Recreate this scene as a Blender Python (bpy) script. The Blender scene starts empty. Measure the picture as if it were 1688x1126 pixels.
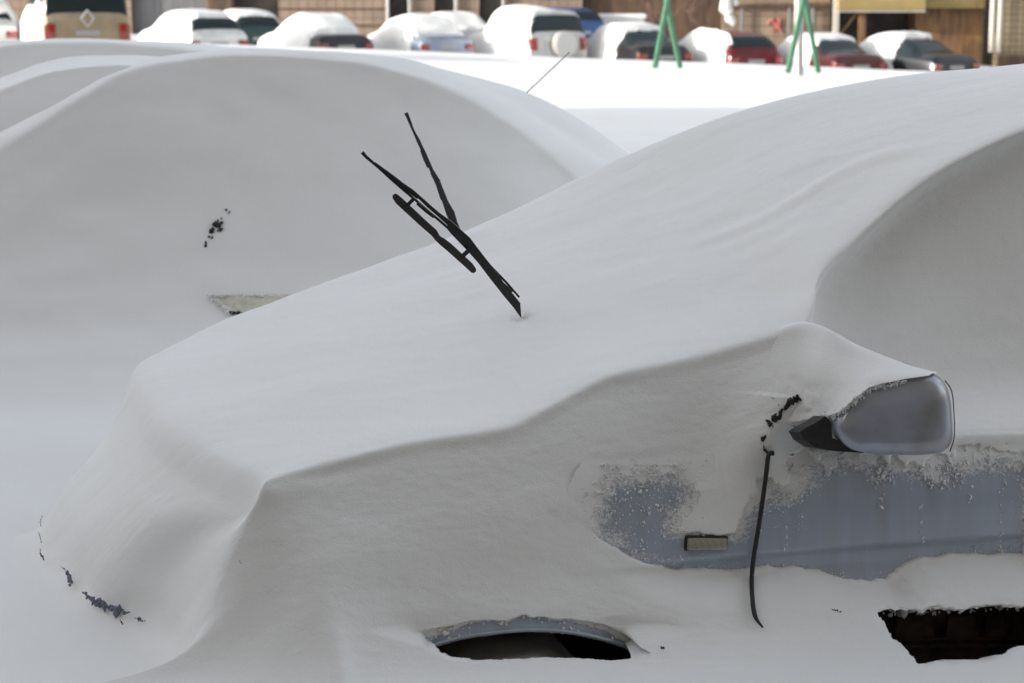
import bpy, bmesh, math, random
import numpy as np
from mathutils import Vector, Matrix
random.seed(5); R = math.radians
scene = bpy.context.scene
C = scene.collection

# ------------------------------------------------------------------ camera
F = 3200.0; H = 2.0; PITCH = math.atan(583/F)
cam = bpy.data.cameras.new('camera'); camo = bpy.data.objects.new('camera', cam); C.objects.link(camo)
camo.location = (0, 0, H); camo.rotation_euler = (math.pi/2-PITCH, 0, 0)
cam.sensor_width = 36; cam.lens = 36*F/1688; cam.clip_start = .1; cam.clip_end = 2000
cam.dof.use_dof = True; cam.dof.focus_distance = 4.55; cam.dof.aperture_fstop = 6.3
scene.camera = camo
# ------------------------------------------------------------------ sky and sun
SUN_EL = R(11); SX, SY = .96, .28           # light travels towards (+SX, +SY)
w = bpy.data.worlds.new('World'); scene.world = w; w.use_nodes = True
nt = w.node_tree; bg = nt.nodes['Background']
sky = nt.nodes.new('ShaderNodeTexSky'); sky.sky_type = 'NISHITA'; sky.sun_disc = False
sky.sun_elevation = SUN_EL; sky.sun_rotation = math.atan2(-SX, -SY); sky.dust_density = 2.0
hs = nt.nodes.new('ShaderNodeHueSaturation'); hs.inputs['Saturation'].default_value = .30
nt.links.new(sky.outputs[0], hs.inputs['Color']); nt.links.new(hs.outputs[0], bg.inputs[0])
bg.inputs[1].default_value = .15
sl = bpy.data.lights.new('sun', 'SUN'); sl.energy = 2.0; sl.angle = R(.5); sl.color = (1, .94, .84)
so = bpy.data.objects.new('sun', sl); C.objects.link(so)
so.rotation_euler = Vector((SX*math.cos(SUN_EL), SY*math.cos(SUN_EL), -math.sin(SUN_EL))).to_track_quat('-Z', 'Y').to_euler()
vs = scene.view_settings; vs.view_transform = 'Standard'; vs.look = 'None'; vs.gamma = 1; vs.exposure = 1.76

# ------------------------------------------------------------------ projection helpers (photo pixels <-> metres)
cp, sp = math.cos(PITCH), math.sin(PITCH)
def ray(px, py):
    a, b = (px-844)/F, (563-py)/F
    return np.array([a, cp+sp*b, -sp+cp*b])
O = np.array([0, 0, H])
def W(px, py, Y): d = ray(px, py); return O+d*(Y/d[1])
def Z(px, py, z): d = ray(px, py); return O+d*((z-H)/d[2])
P0 = Z(880, 1040, .67); TH = R(14)
EU = np.array([math.cos(TH), math.sin(TH), 0]); EV = np.array([-math.sin(TH), math.cos(TH), 0])
def V(px, py, v): d = ray(px, py); return O+d*((v-np.dot(O-P0, EV))/np.dot(d, EV))
def U(u, v, z): p = P0+EU*u+EV*v; return np.array([p[0], p[1], z])
def uvz(P): q = P-P0; return q@EU, q@EV, P[..., 2]
def proj(P):
    x, y, z = P[..., 0], P[..., 1], P[..., 2]-H
    dep = cp*y-sp*z
    return 844+F*x/dep, 563-F*(sp*y+cp*z)/dep
def ss(e0, e1, x): t = np.clip((x-e0)/(e1-e0), 0, 1); return t*t*(3-2*t)

# ------------------------------------------------------------------ numeric helpers
def hsh(ix, iy, s):
    h = (ix.astype(np.int64)*374761393+iy.astype(np.int64)*668265263+s*974634777) & 0x7fffffff
    h = ((h ^ (h >> 13))*1274126177) & 0x7fffffff
    return ((h ^ (h >> 16)) & 0xffff)/65535.0
def vnoise(x, y, s=0):
    ix, iy = np.floor(x), np.floor(y); fx, fy = x-ix, y-iy
    fx = fx*fx*(3-2*fx); fy = fy*fy*(3-2*fy)
    a, b = hsh(ix, iy, s), hsh(ix+1, iy, s); c, d = hsh(ix, iy+1, s), hsh(ix+1, iy+1, s)
    return (a*(1-fx)+b*fx)*(1-fy)+(c*(1-fx)+d*fx)*fy
def fbm(x, y, o=4, s=0):
    r = 0; a = .5; t = 0
    for k in range(o): r = r+a*(vnoise(x, y, s+k)-.5); t += a; x = x*2.03+7.1; y = y*2.03+3.7; a *= .5
    return r/t*2
def pchip(xk, yk, x):
    xk = np.asarray(xk, float); yk = np.asarray(yk, float)
    h = np.diff(xk); sh = (len(h),)+(1,)*(yk.ndim-1); hh = h.reshape(sh)
    dl = np.diff(yk, axis=0)/hh
    m = np.zeros_like(yk); m[0] = dl[0]; m[-1] = dl[-1]
    w1 = 2*hh[1:]+hh[:-1]; w2 = hh[1:]+2*hh[:-1]
    with np.errstate(all='ignore'):
        mm = (w1+w2)/(w1/dl[:-1]+w2/dl[1:])
    m[1:-1] = np.where(dl[:-1]*dl[1:] > 0, mm, 0)
    i = np.clip(np.searchsorted(xk, x, side='right')-1, 0, len(h)-1)
    t = ((x-xk[i])/h[i]).reshape((-1,)+(1,)*(yk.ndim-1)); hi = h[i].reshape(t.shape)
    return (2*t**3-3*t**2+1)*yk[i]+(t**3-2*t**2+t)*hi*m[i]+(-2*t**3+3*t**2)*yk[i+1]+(t**3-t**2)*hi*m[i+1]
def catmull(xk, yk, x):
    """interpolating cubic with central-difference tangents (smooth through extremes)"""
    xk = np.asarray(xk, float); yk = np.asarray(yk, float)
    m = np.gradient(yk, xk, axis=0); h = np.diff(xk)
    i = np.clip(np.searchsorted(xk, x, side='right')-1, 0, len(h)-1)
    t = ((x-xk[i])/h[i]).reshape((-1,)+(1,)*(yk.ndim-1)); hi = h[i].reshape(t.shape)
    return (2*t**3-3*t**2+1)*yk[i]+(t**3-2*t**2+t)*hi*m[i]+(-2*t**3+3*t**2)*yk[i+1]+(t**3-t**2)*hi*m[i+1]
def gsm(G, sig, axis):
    n = int(sig*3)+1; k = np.exp(-.5*(np.arange(-n, n+1)/sig)**2); k /= k.sum()
    pad = [(0, 0)]*G.ndim; pad[axis] = (n, n)
    # odd reflection keeps the borders in place
    Gp = np.pad(G, pad, mode='reflect', reflect_type='odd')
    out = np.zeros_like(G)
    for j, kk in enumerate(k):
        slc = [slice(None)]*G.ndim; slc[axis] = slice(j, j+G.shape[axis]); out += kk*Gp[tuple(slc)]
    return out
def dense(net, nc, nr, sc=0, sr=0):
    """net [cols, rows, 3] -> dense grid; nc / nr = subdivisions per interval"""
    net = np.asarray(net, float)
    ck = np.arange(net.shape[0]); rk = np.arange(net.shape[1])
    cx = np.concatenate([np.linspace(i, i+1, n, endpoint=False) for i, n in enumerate(nc)]+[[ck[-1]]])
    rx = np.concatenate([np.linspace(i, i+1, n, endpoint=False) for i, n in enumerate(nr)]+[[rk[-1]]])
    G = pchip(ck, net, cx); G = np.swapaxes(pchip(rk, np.swapaxes(G, 0, 1), rx), 0, 1)
    if sc: G = gsm(G, sc, 0)
    if sr: G = gsm(G, sr, 1)
    return G
def normals(G):
    a = np.gradient(G, axis=0); b = np.gradient(G, axis=1)
    n = np.cross(a, b); n /= np.linalg.norm(n, axis=-1, keepdims=True)+1e-12
    return n
def sdpoly(px, py, poly):
    """signed distance in px, positive inside"""
    P = np.asarray(poly, float); d = np.full(px.shape, 1e9); ins = np.zeros(px.shape, bool)
    for i in range(len(P)):
        a, b = P[i], P[(i+1) % len(P)]; e = b-a; wx, wy = px-a[0], py-a[1]
        t = np.clip((wx*e[0]+wy*e[1])/(e@e), 0, 1)
        d = np.minimum(d, (wx-e[0]*t)**2+(wy-e[1]*t)**2)
        c = (a[1] > py) != (b[1] > py)
        with np.errstate(all='ignore'):
            ins ^= c & (px < (b[0]-a[0])*(py-a[1])/(b[1]-a[1]+1e-12)+a[0])
    return np.where(ins, np.sqrt(d), -np.sqrt(d))

# ------------------------------------------------------------------ object helpers
def tag(o, label, cat, group=None, kind=None):
    if label: o['label'] = label
    if cat: o['category'] = cat
    if group: o['group'] = group
    if kind: o['kind'] = kind
    return o
def thing(name, label, cat, loc=(0, 0, 0), rz=0, group=None):
    o = bpy.data.objects.new(name, None); C.objects.link(o); o.location = loc; o.rotation_euler = (0, 0, rz)
    o.empty_display_size = .3
    return tag(o, label, cat, group)
def mesh_np(name, verts, faces, mat, parent=None, smooth=True):
    me = bpy.data.meshes.new(name); v = np.asarray(verts, np.float32).reshape(-1, 3); f = np.asarray(faces, np.int32)
    k = f.shape[1]
    me.vertices.add(len(v)); me.vertices.foreach_set('co', v.ravel())
    me.loops.add(f.size); me.loops.foreach_set('vertex_index', f.ravel())
    me.polygons.add(len(f)); me.polygons.foreach_set('loop_start', np.arange(0, f.size, k, dtype=np.int32))
    me.polygons.foreach_set('use_smooth', np.full(len(f), smooth))
    me.materials.append(mat); me.update(calc_edges=True); me.validate()
    o = bpy.data.objects.new(name, me); C.objects.link(o); put(o, parent)
    return o
def put(o, parent):
    if parent is not None:
        o.parent = parent
        if o.get('_local') is None:
            q = Matrix.Translation(parent.location) @ parent.rotation_euler.to_matrix().to_4x4()
            if parent.parent is None: o.matrix_parent_inverse = q.inverted()
def grid_faces(n, m, keep=None):
    i = np.arange((n-1)*(m-1)); a = (i//(m-1))*m+i % (m-1)
    f = np.stack([a, a+1, a+m+1, a+m], 1)
    if keep is not None: f = f[keep.reshape(-1)]
    return f
def grid_obj(name, G, mat, parent=None, flip=False, keep=None):
    f = grid_faces(G.shape[0], G.shape[1], keep)
    if flip: f = f[:, ::-1]
    return mesh_np(name, G.reshape(-1, 3), f, mat, parent)
class MB:
    """collects simple solids into one mesh"""
    def __init__(s): s.bm = bmesh.new()
    def box(s, c, d, rot=None, bev=0):
        b = bmesh.new(); bmesh.ops.create_cube(b, size=1)
        bmesh.ops.scale(b, vec=d, verts=b.verts)
        if bev: bmesh.ops.bevel(b, geom=b.edges[:], offset=bev, segments=2, profile=.6, affect='EDGES')
        if rot is not None: bmesh.ops.transform(b, matrix=rot.to_4x4(), verts=b.verts)
        bmesh.ops.translate(b, vec=Vector(c), verts=b.verts); s.add(b); return s
    def add(s, b):
        me = bpy.data.meshes.new('t'); b.to_mesh(me); b.free(); s.bm.from_mesh(me); bpy.data.meshes.remove(me)
    def bar(s, a, b, w_, h_, up=(0, 0, 1), w2=None, h2=None, bev=0):
        """tapered rectangular bar a->b"""
        a, b = Vector(a), Vector(b); d = (b-a); L = d.length; d.normalize(); up = Vector(up)
        x = d.cross(up).normalized(); y = x.cross(d).normalized()
        q = bmesh.new(); vs_ = []
        for p, ww, hh in ((a, w_, h_), (b, w2 or w_, h2 or h_)):
            for sx, sy in ((-1, -1), (1, -1), (1, 1), (-1, 1)): vs_.append(q.verts.new(p+x*sx*ww/2+y*sy*hh/2))
        for f in ((0, 1, 2, 3), (7, 6, 5, 4), (0, 4, 5, 1), (1, 5, 6, 2), (2, 6, 7, 3), (3, 7, 4, 0)): q.faces.new([vs_[i] for i in f])
        bmesh.ops.recalc_face_normals(q, faces=q.faces[:])
        if bev: bmesh.ops.bevel(q, geom=q.edges[:], offset=bev, segments=2, affect='EDGES')
        s.add(q); return s
    def tube(s, pts, r, n=10):
        pts = [Vector(p) for p in pts]; q = bmesh.new(); rings = []
        rr = r if isinstance(r, (list, tuple)) else [r]*len(pts)
        for i, p in enumerate(pts):
            d = (pts[min(i+1, len(pts)-1)]-pts[max(i-1, 0)]).normalized()
            x = d.cross(Vector((.13, .2, 1))).normalized(); y = d.cross(x).normalized()
            rings.append([q.verts.new(p+(x*math.cos(k*2*math.pi/n)+y*math.sin(k*2*math.pi/n))*rr[i]) for k in range(n)])
        for a, b in zip(rings, rings[1:]):
            for k in range(n): q.faces.new((a[k], a[(k+1) % n], b[(k+1) % n], b[k]))
        q.faces.new(rings[0][::-1]); q.faces.new(rings[-1]); bmesh.ops.recalc_face_normals(q, faces=q.faces[:]); s.add(q); return s
    def prism(s, poly, ext):
        """3D polygon list extruded along vector ext"""
        q = bmesh.new(); a = [q.verts.new(Vector(p)) for p in poly]; b = [q.verts.new(Vector(p)+Vector(ext)) for p in poly]
        q.faces.new(a); q.faces.new(b[::-1]); n = len(a)
        for k in range(n): q.faces.new((a[k], b[k], b[(k+1) % n], a[(k+1) % n]))
        bmesh.ops.recalc_face_normals(q, faces=q.faces[:]); s.add(q); return s
    def cyl(s, c, r, d, axis='X', n=24, bev=0):
        q = bmesh.new(); bmesh.ops.create_cone(q, cap_ends=True, segments=n, radius1=r, radius2=r, depth=d)
        if bev: bmesh.ops.bevel(q, geom=[e for e in q.edges if len(e.link_faces) == 2 and any(len(f.verts) > 4 for f in e.link_faces)], offset=bev, segments=2, affect='EDGES')
        m = {'X': Matrix.Rotation(math.pi/2, 4, 'Y'), 'Y': Matrix.Rotation(math.pi/2, 4, 'X'), 'Z': Matrix.Identity(4)}[axis]
        bmesh.ops.transform(q, matrix=m, verts=q.verts); bmesh.ops.translate(q, vec=Vector(c), verts=q.verts); s.add(q); return s
    def build(s, name, mat, parent=None, local=False, smooth=False):
        me = bpy.data.meshes.new(name); s.bm.to_mesh(me); s.bm.free(); me.materials.append(mat)
        if smooth: me.shade_smooth(); me.set_sharp_from_angle(angle=R(40))
        o = bpy.data.objects.new(name, me); C.objects.link(o)
        if parent is not None:
            o.parent = parent
            if not local: o.matrix_parent_inverse = (Matrix.Translation(parent.location) @ parent.rotation_euler.to_matrix().to_4x4()).inverted()
        return o
def locgrid(name, G, mat, parent, flip=False):
    f = grid_faces(G.shape[0], G.shape[1]); f = f[:, ::-1] if flip else f
    o = mesh_np(name, G.reshape(-1, 3), f, mat, None); o.parent = parent; return o

# ------------------------------------------------------------------ materials
def mat(name, col, rough=.5, metal=0, spec=.5, **k):
    m = bpy.data.materials.new(name); m.use_nodes = True; b = m.node_tree.nodes['Principled BSDF']
    b.inputs['Base Color'].default_value = (*col, 1); b.inputs['Roughness'].default_value = rough; b.inputs['Metallic'].default_value = metal
    b.inputs['Specular IOR Level'].default_value = spec
    if 'coat' in k: b.inputs['Coat Weight'].default_value = k['coat']; b.inputs['Coat Roughness'].default_value = k.get('cr', .1)
    return m
def nd(m, t, **k):
    n = m.node_tree.nodes.new(t)
    for a, v in k.items(): setattr(n, a, v)
    return n
def lk(m, a, b): m.node_tree.links.new(a, b)
def noisy(m, scale, c1, c2, lo=.35, hi=.65, detail=6, vec='Object', bump=0, bscale=None, bdist=.01, stretch=(1, 1, 1)):
    """colour varied by noise between c1 and c2, with optional bump"""
    b = m.node_tree.nodes['Principled BSDF']
    tc = nd(m, 'ShaderNodeTexCoord'); mp = nd(m, 'ShaderNodeMapping'); mp.inputs['Scale'].default_value = stretch
    lk(m, tc.outputs[vec], mp.inputs[0])
    n = nd(m, 'ShaderNodeTexNoise'); n.inputs['Scale'].default_value = scale; n.inputs['Detail'].default_value = detail
    lk(m, mp.outputs[0], n.inputs['Vector'])
    r = nd(m, 'ShaderNodeValToRGB'); r.color_ramp.elements[0].position = lo; r.color_ramp.elements[1].position = hi
    r.color_ramp.elements[0].color = (*c1, 1); r.color_ramp.elements[1].color = (*c2, 1)
    lk(m, n.outputs[0], r.inputs[0]); lk(m, r.outputs[0], b.inputs['Base Color'])
    if bump:
        n2 = nd(m, 'ShaderNodeTexNoise'); n2.inputs['Scale'].default_value = bscale or scale*4; n2.inputs['Detail'].default_value = 8
        lk(m, mp.outputs[0], n2.inputs['Vector'])
        bp = nd(m, 'ShaderNodeBump'); bp.inputs['Strength'].default_value = bump; bp.inputs['Distance'].default_value = bdist
        lk(m, n2.outputs[0], bp.inputs['Height']); lk(m, bp.outputs[0], b.inputs['Normal'])
    return m
def snow_mat(name, fine=True):
    m = mat(name, (.82, .825, .835), .65, 0, .25); b = m.node_tree.nodes['Principled BSDF']
    tc = nd(m, 'ShaderNodeTexCoord')
    n0 = nd(m, 'ShaderNodeTexNoise'); n0.inputs['Scale'].default_value = 1.3; n0.inputs['Detail'].default_value = 4
    lk(m, tc.outputs['Object'], n0.inputs['Vector'])
    r = nd(m, 'ShaderNodeValToRGB'); r.color_ramp.elements[0].position = .3; r.color_ramp.elements[1].position = .7
    r.color_ramp.elements[0].color = (.78, .78, .775, 1); r.color_ramp.elements[1].color = (.815, .82, .825, 1)
    lk(m, n0.outputs[0], r.inputs[0]); lk(m, r.outputs[0], b.inputs['Base Color'])
    prev = None
    lays = [(7, .25, .008), (45, .22, .002), (170, .38, .0016), (420, .6, .0016)] if fine else [(5, .4, .02), (40, .3, .004)]
    for sc, st, di in lays:
        n = nd(m, 'ShaderNodeTexNoise'); n.inputs['Scale'].default_value = sc; n.inputs['Detail'].default_value = 5
        lk(m, tc.outputs['Object'], n.inputs['Vector'])
        bp = nd(m, 'ShaderNodeBump'); bp.inputs['Strength'].default_value = st; bp.inputs['Distance'].default_value = di
        lk(m, n.outputs[0], bp.inputs['Height'])
        if prev: lk(m, prev.outputs[0], bp.inputs['Normal'])
        prev = bp
    lk(m, prev.outputs[0], b.inputs['Normal'])
    return m
SNOW = snow_mat('snow'); SNOWFAR = snow_mat('snow_far', False)
for _e in [n_ for n_ in SNOWFAR.node_tree.nodes if n_.type == 'VALTORGB'][0].color_ramp.elements: _e.color = (.72, .715, .70, 1)
RUBBER = mat('black_rubber', (.012, .012, .012), .55); PLASTIC = noisy(mat('dark_plastic', (.02, .02, .02), .5), 40, (.014, .014, .015), (.028, .027, .027), bump=.2, bscale=600, bdist=.001)
DARK = noisy(mat('underbody', (.02, .015, .012), .8), 18, (.012, .009, .007), (.045, .032, .024), bump=.6, bscale=60)
# blue paint with frost read from a vertex attribute
PAINT = mat('blue_silver_paint', (.27, .31, .40), .38, .35, .5, coat=.5, cr=.15)
def setup_paint(m, col, dirt):
    b = m.node_tree.nodes['Principled BSDF']
    tc = nd(m, 'ShaderNodeTexCoord')
    mp = nd(m, 'ShaderNodeMapping'); mp.inputs['Scale'].default_value = (14, 14, 1.4); lk(m, tc.outputs['Object'], mp.inputs[0])
    n = nd(m, 'ShaderNodeTexNoise'); n.inputs['Scale'].default_value = 2.2; n.inputs['Detail'].default_value = 7; lk(m, mp.outputs[0], n.inputs['Vector'])
    r = nd(m, 'ShaderNodeValToRGB'); r.color_ramp.elements[0].position = .38; r.color_ramp.elements[1].position = .75
    r.color_ramp.elements[0].color = (*col, 1); r.color_ramp.elements[1].color = (*dirt, 1)
    lk(m, n.outputs[0], r.inputs[0])
    at = nd(m, 'ShaderNodeAttribute'); at.attribute_name = 'frost'
    n2 = nd(m, 'ShaderNodeTexNoise'); n2.inputs['Scale'].default_value = 120; n2.inputs['Detail'].default_value = 7; n2.inputs['Roughness'].default_value = .68
    n2.inputs['Distortion'].default_value = .4
    lk(m, tc.outputs['Object'], n2.inputs['Vector'])
    ad = nd(m, 'ShaderNodeMath', operation='ADD'); lk(m, at.outputs['Fac'], ad.inputs[0]); lk(m, n2.outputs[0], ad.inputs[1])
    rm = nd(m, 'ShaderNodeMapRange'); rm.inputs['From Min'].default_value = .88; rm.inputs['From Max'].default_value = 1.14; lk(m, ad.outputs[0], rm.inputs[0])
    mx = nd(m, 'ShaderNodeMix', data_type='RGBA'); lk(m, rm.outputs[0], mx.inputs['Factor']); lk(m, r.outputs[0], mx.inputs[6]); mx.inputs[7].default_value = (.80, .80, .80, 1)
    lk(m, mx.outputs[2], b.inputs['Base Color'])
    iv = nd(m, 'ShaderNodeMath', operation='MULTIPLY_ADD'); lk(m, rm.outputs[0], iv.inputs[0]); iv.inputs[1].default_value = -.15; iv.inputs[2].default_value = .15
    lk(m, iv.outputs[0], b.inputs['Metallic'])
    cw = nd(m, 'ShaderNodeMath', operation='MULTIPLY_ADD'); lk(m, rm.outputs[0], cw.inputs[0]); cw.inputs[1].default_value = -.6; cw.inputs[2].default_value = .6; lk(m, cw.outputs[0], b.inputs['Coat Weight'])
    r2 = nd(m, 'ShaderNodeMath', operation='MULTIPLY_ADD'); lk(m, rm.outputs[0], r2.inputs[0]); r2.inputs[1].default_value = .4; r2.inputs[2].default_value = .38
    lk(m, r2.outputs[0], b.inputs['Roughness'])
    bp = nd(m, 'ShaderNodeBump'); bp.inputs['Strength'].default_value = .8; bp.inputs['Distance'].default_value = .003; lk(m, rm.outputs[0], bp.inputs['Height']); lk(m, bp.outputs[0], b.inputs['Normal'])
setup_paint(PAINT, (.36, .41, .505), (.32, .35, .41))
MIRROR_PAINT = noisy(mat('mirror_paint', (.2, .22, .27), .3, .25, .5, coat=1, cr=.07), 9, (.36, .39, .47), (.25, .245, .24), .42, .72, bump=.08, bscale=80, bdist=.001)
GLASS = mat('dark_glass', (.015, .02, .025), .08, 0, .7)
CHROME = mat('bare_metal', (.5, .5, .5), .3, .9)

# ------------------------------------------------------------------ ground
def ground_z(x, y):
    near = .575+.02*fbm(x*.7, y*.7, 3, 3)+.006*fbm(x*4, y*4, 3, 9)
    far = .34-.0375*np.clip(x, -25, 25)+.03*fbm(x*.3, y*.3, 3, 5)
    t = ss(12, 48, y)
    z = near*(1-t)+far*t
    return z-ss(49, 54, y)*.40        # ploughed lane by the far cars
def axis(lo, a, b, hi, step, grow=1.07):
    c = list(np.arange(a, b, step)); s = step; x = a
    L = []
    while x > lo: s *= grow; x -= s; L.append(x)
    s = step; x = c[-1]; Rr = []
    while x < hi: s *= grow; x += s; Rr.append(x)
    return np.array(L[::-1]+c+Rr)
gx, gy = axis(-260, -2.2, 2.2, 260, .03), axis(-120, 3.0, 7.5, 320, .03)
GX, GY = np.meshgrid(gx, gy, indexing='ij')
_u = (GX-P0[0])*EU[0]+(GY-P0[1])*EU[1]; _v = (GX-P0[0])*EV[0]+(GY-P0[1])*EV[1]
DIP = .42*ss(-.16, -.05, _v)*ss(1.75, 1.5, _v)*ss(-.55, -.4, _u)*ss(3.4, 3.1, _u)      # hollow under the nearest car
G = np.stack([GX, GY, ground_z(GX, GY)-DIP], -1)
tag(grid_obj('snow_ground', G, SNOW, flip=True), None, None, kind='structure')

# dark ground strip added out of view to cut snow bounce on the car sides
ASPH = noisy(mat('added_dark_asphalt', (.05, .05, .05), .7), 3, (.035, .035, .036), (.09, .09, .09), bump=.4, bscale=60)
pth = MB(); xs_ = np.linspace(-30, 30, 61)
PG = np.array([[(x, y, float(ground_z(np.array(x), np.array(y)))+.035) for y in np.linspace(-9+.1*math.sin(x), 3.35+.08*math.sin(x*1.7), 14)] for x in xs_])
tag(grid_obj('added_dark_strip', PG, ASPH, flip=True), None, None, kind='structure')

# soft union of a draped sheet with the ground: sheet z never dives abruptly below it
def settle(G, k=.05):
    g = ground_z(G[..., 0], G[..., 1]); h = G[..., 2]-g
    G[..., 2] = g+k*np.logaddexp(0, h/k)-.006
    return G

# ------------------------------------------------------------------ near car
near = thing('snowbound_car', 'nearest car, pale blue, buried in snow with both wipers raised and its side mirror showing', 'car', tuple(U(.3, .8, 0)))
def frontcol(f): return f
GZ = .585
cols = []
# each column: 14 rows from near ground, up the side, crease, over the top, far side
def sidecol(u, belt, up, cr, top10, zfar=.2, vbase=-.05, vmid=-.012):
    """cr = crease point, top10 = silhouette point"""
    cz = cr[2]; c_u, c_v, _ = uvz(cr)
    rows = [U(u, -.85, .42), U(u, -.36, GZ), U(u, vbase-.06, .635), U(u, vmid-.008, .76)]
    rows.append(U(u, *belt)); rows.append(U(u*.5+c_u*.5, *up)); rows.append(cr+np.array([0, 0, -.028])-EV*.010); rows.append(cr)
    t8 = cr*.82+top10*.18+np.array([0, 0, .010]); t9 = cr*.45+top10*.55+np.array([0, 0, .022])
    rows += [t8, t9, top10, top10+EV*.22+np.array([0, 0, -.08]), top10*[1, 1, 0]+EV*.42+np.array([0, 0, .8]), top10*[1, 1, 0]+EV*.9+np.array([0, 0, .45])]
    return rows
def hoodcol(cx, cy, v, sx, sy, sz):
    cr = V(cx, cy, v); u = uvz(cr)[0]; z = cr[2]
    return sidecol(u, (v*.55-.045, .60+.60*(z-.60)), (v*.8-.02, .60+.84*(z-.60)), cr, Z(sx, sy, sz))
def wincol(cx, cy, v, sx, sy, Y):
    cr = V(cx, cy, v); u = uvz(cr)[0]
    r = sidecol(u, (-.035, .985), (.20, 1.12), cr, W(sx, sy, Y)); r[6] = cr+np.array([0, 0, -.07])+EV*.05; return r
c0 = [U(-1.7, -.9, .4), U(-1.5, -.3, .45), U(-1.5, -.1, .45), U(-1.5, 0, .45), U(-1.5, .1, .45), U(-1.5, .2, .45), U(-1.5, .3, .45), U(-1.55, .4, .45), U(-1.6, .6, .45), U(-1.65, .8, .45), U(-1.7, 1.2, .45), U(-1.7, 1.6, .45), U(-1.6, 2.0, .45), U(-1.5, 2.6, .4)]
c1 = [U(-.70, -.85, .42), U(-.40, -.40, GZ), U(-.46, -.25, .59), U(-.45, -.13, .60), U(-.52, -.03, .60), U(-.60, .06, .60), U(-.69, .14, .60),
      Z(245, 1024, .60), Z(165, 992, .60), Z(108, 945, .60), Z(68, 868, .60), U(-.86, 1.5, .6), U(-.7, 1.9, .58), U(-.9, 2.6, .4)]
c3 = [U(-.42, -.85, .42), U(-.30, -.36, GZ), U(-.38, -.13, .64), U(-.41, -.05, .74), U(-.45, .0, .84), U(-.49, .04, .91), V(432, 800, .09),
      V(432, 787, .12), Z(350, 752, 1.0), Z(262, 690, 1.005), Z(222, 602, 1.0), U(-.62, 1.5, .95), U(-.5, 1.8, .75), U(-.6, 2.6, .42)]
c1, c3 = np.array(c1), np.array(c3); c1[1:6, 2] -= .022
c2 = c1*.45+c3*.55; out = np.array([-.62, -.38, 0]); c2[3:9] += out*.015+np.array([0, 0, .02])
# left outline of the nose: (165,715) (130,800)
c2[10] = Z(182, 708, .84); c2[9] = Z(206, 796, .85); c2[8] = Z(258, 850, .85)
c4 = hoodcol(540, 757, .11, 340, 542, 1.06); c4[5][2] = min(c4[5][2], .95)
c1b = c1*.72+c2*.28+np.array([.01, -.004, .035]); c1b[:2] = (c1*.7+c3*.3)[:2]
c3m = c3.copy(); c3m[:7] = c2[:7]*.15+c3[:7]*.85; c3m[7:13] = c3[7:13]-EU*.022+np.array([0, 0, -.06])
c0b = c1-EU*.075+np.array([0, 0, -.06]); c0b[:6] += EV*.02; c0b[0] = c0[0]*.2+c1[0]*.8
cols = [c0, c0b, c1, c1b, c2, c3m, c3, c4,
        hoodcol(690, 722, .10, 470, 489, 1.13), hoodcol(835, 700, .085, 620, 432, 1.21), hoodcol(915, 660, .10, 700, 405, 1.25),
        hoodcol(1000, 617, .12, 785, 376, 1.30), hoodcol(1160, 580, .13, 965, 287, 1.46), hoodcol(1335, 517, .11, 1090, 231, 1.57),
        wincol(1352, 455, .20, 1160, 201, 5.45), wincol(1420, 385, .28, 1270, 162, 5.4),
        wincol(1530, 292, .30, 1400, 133, 5.35), wincol(1690, 211, .30, 1570, 108, 5.3), wincol(1900, 150, .30, 1800, 93, 5.35)]
cols[13][4] = U(.55, -.05, 1.0); cols[13][5] = U(.58, .01, 1.14)
for u, z, in ((1.9, 1.80), (2.4, 1.78), (3.0, 1.42)):
    cols.append(sidecol(u, (-.02, .97), (.03, 1.05), U(u, .30, z), U(u, 1.15, z+.10)))
cols.append([U(3.5, r[1], r[0]) for r in ((.42, -.85), (GZ, -.36), (.6, -.1), (.65, 0), (.72, .05), (.8, .1), (.86, .15), (.9, .2), (.92, .35), (.93, .8), (.92, 1.2), (.86, 1.45), (.7, 1.6), (.45, 2.3))])
cols.append([U(4.2, v, .42) for v in (-.85, -.36, -.1, 0, .05, .1, .15, .2, .35, .8, 1.2, 1.45, 1.6, 2.3)])
nc = [24, 20, 26, 50, 60, 10, 34, 50, 48, 28, 28, 50, 56, 24, 34, 46, 56, 60, 20, 14, 14, 14, 10]
nr = [16, 60, 90, 64, 60, 50, 16, 16, 44, 60, 40, 16, 12]
SG = dense(cols, nc, nr, 4, 1.9)
_r = np.arange(SG.shape[1]); _c = np.arange(SG.shape[0]); _wr = ss(sum(nr[:7])+2, sum(nr[:8])+34, _r)*ss(sum(nr[:11]), sum(nr[:10])+20, _r)
_wc = ss(sum(nc[:6])+20, sum(nc[:9]), _c)*ss(len(_c), len(_c)-60, _c)
SGh = gsm(gsm(SG, 26, 0), 8, 1); _ww = (_wc[:, None]*_wr[None])[..., None]; SG = SG*(1-_ww)+SGh*_ww
_wl = ss(sum(nr[:7])-6, sum(nr[:6])-24, _r); _wc2 = ss(6, sum(nc[:2]), _c)*ss(sum(nc[:9]), sum(nc[:7])+10, _c)
SGl = gsm(gsm(SG, 36, 0), 10, 1); _ww = (_wc2[:, None]*_wl[None])[..., None]; SG = SG*(1-_ww)+SGl*_ww
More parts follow.
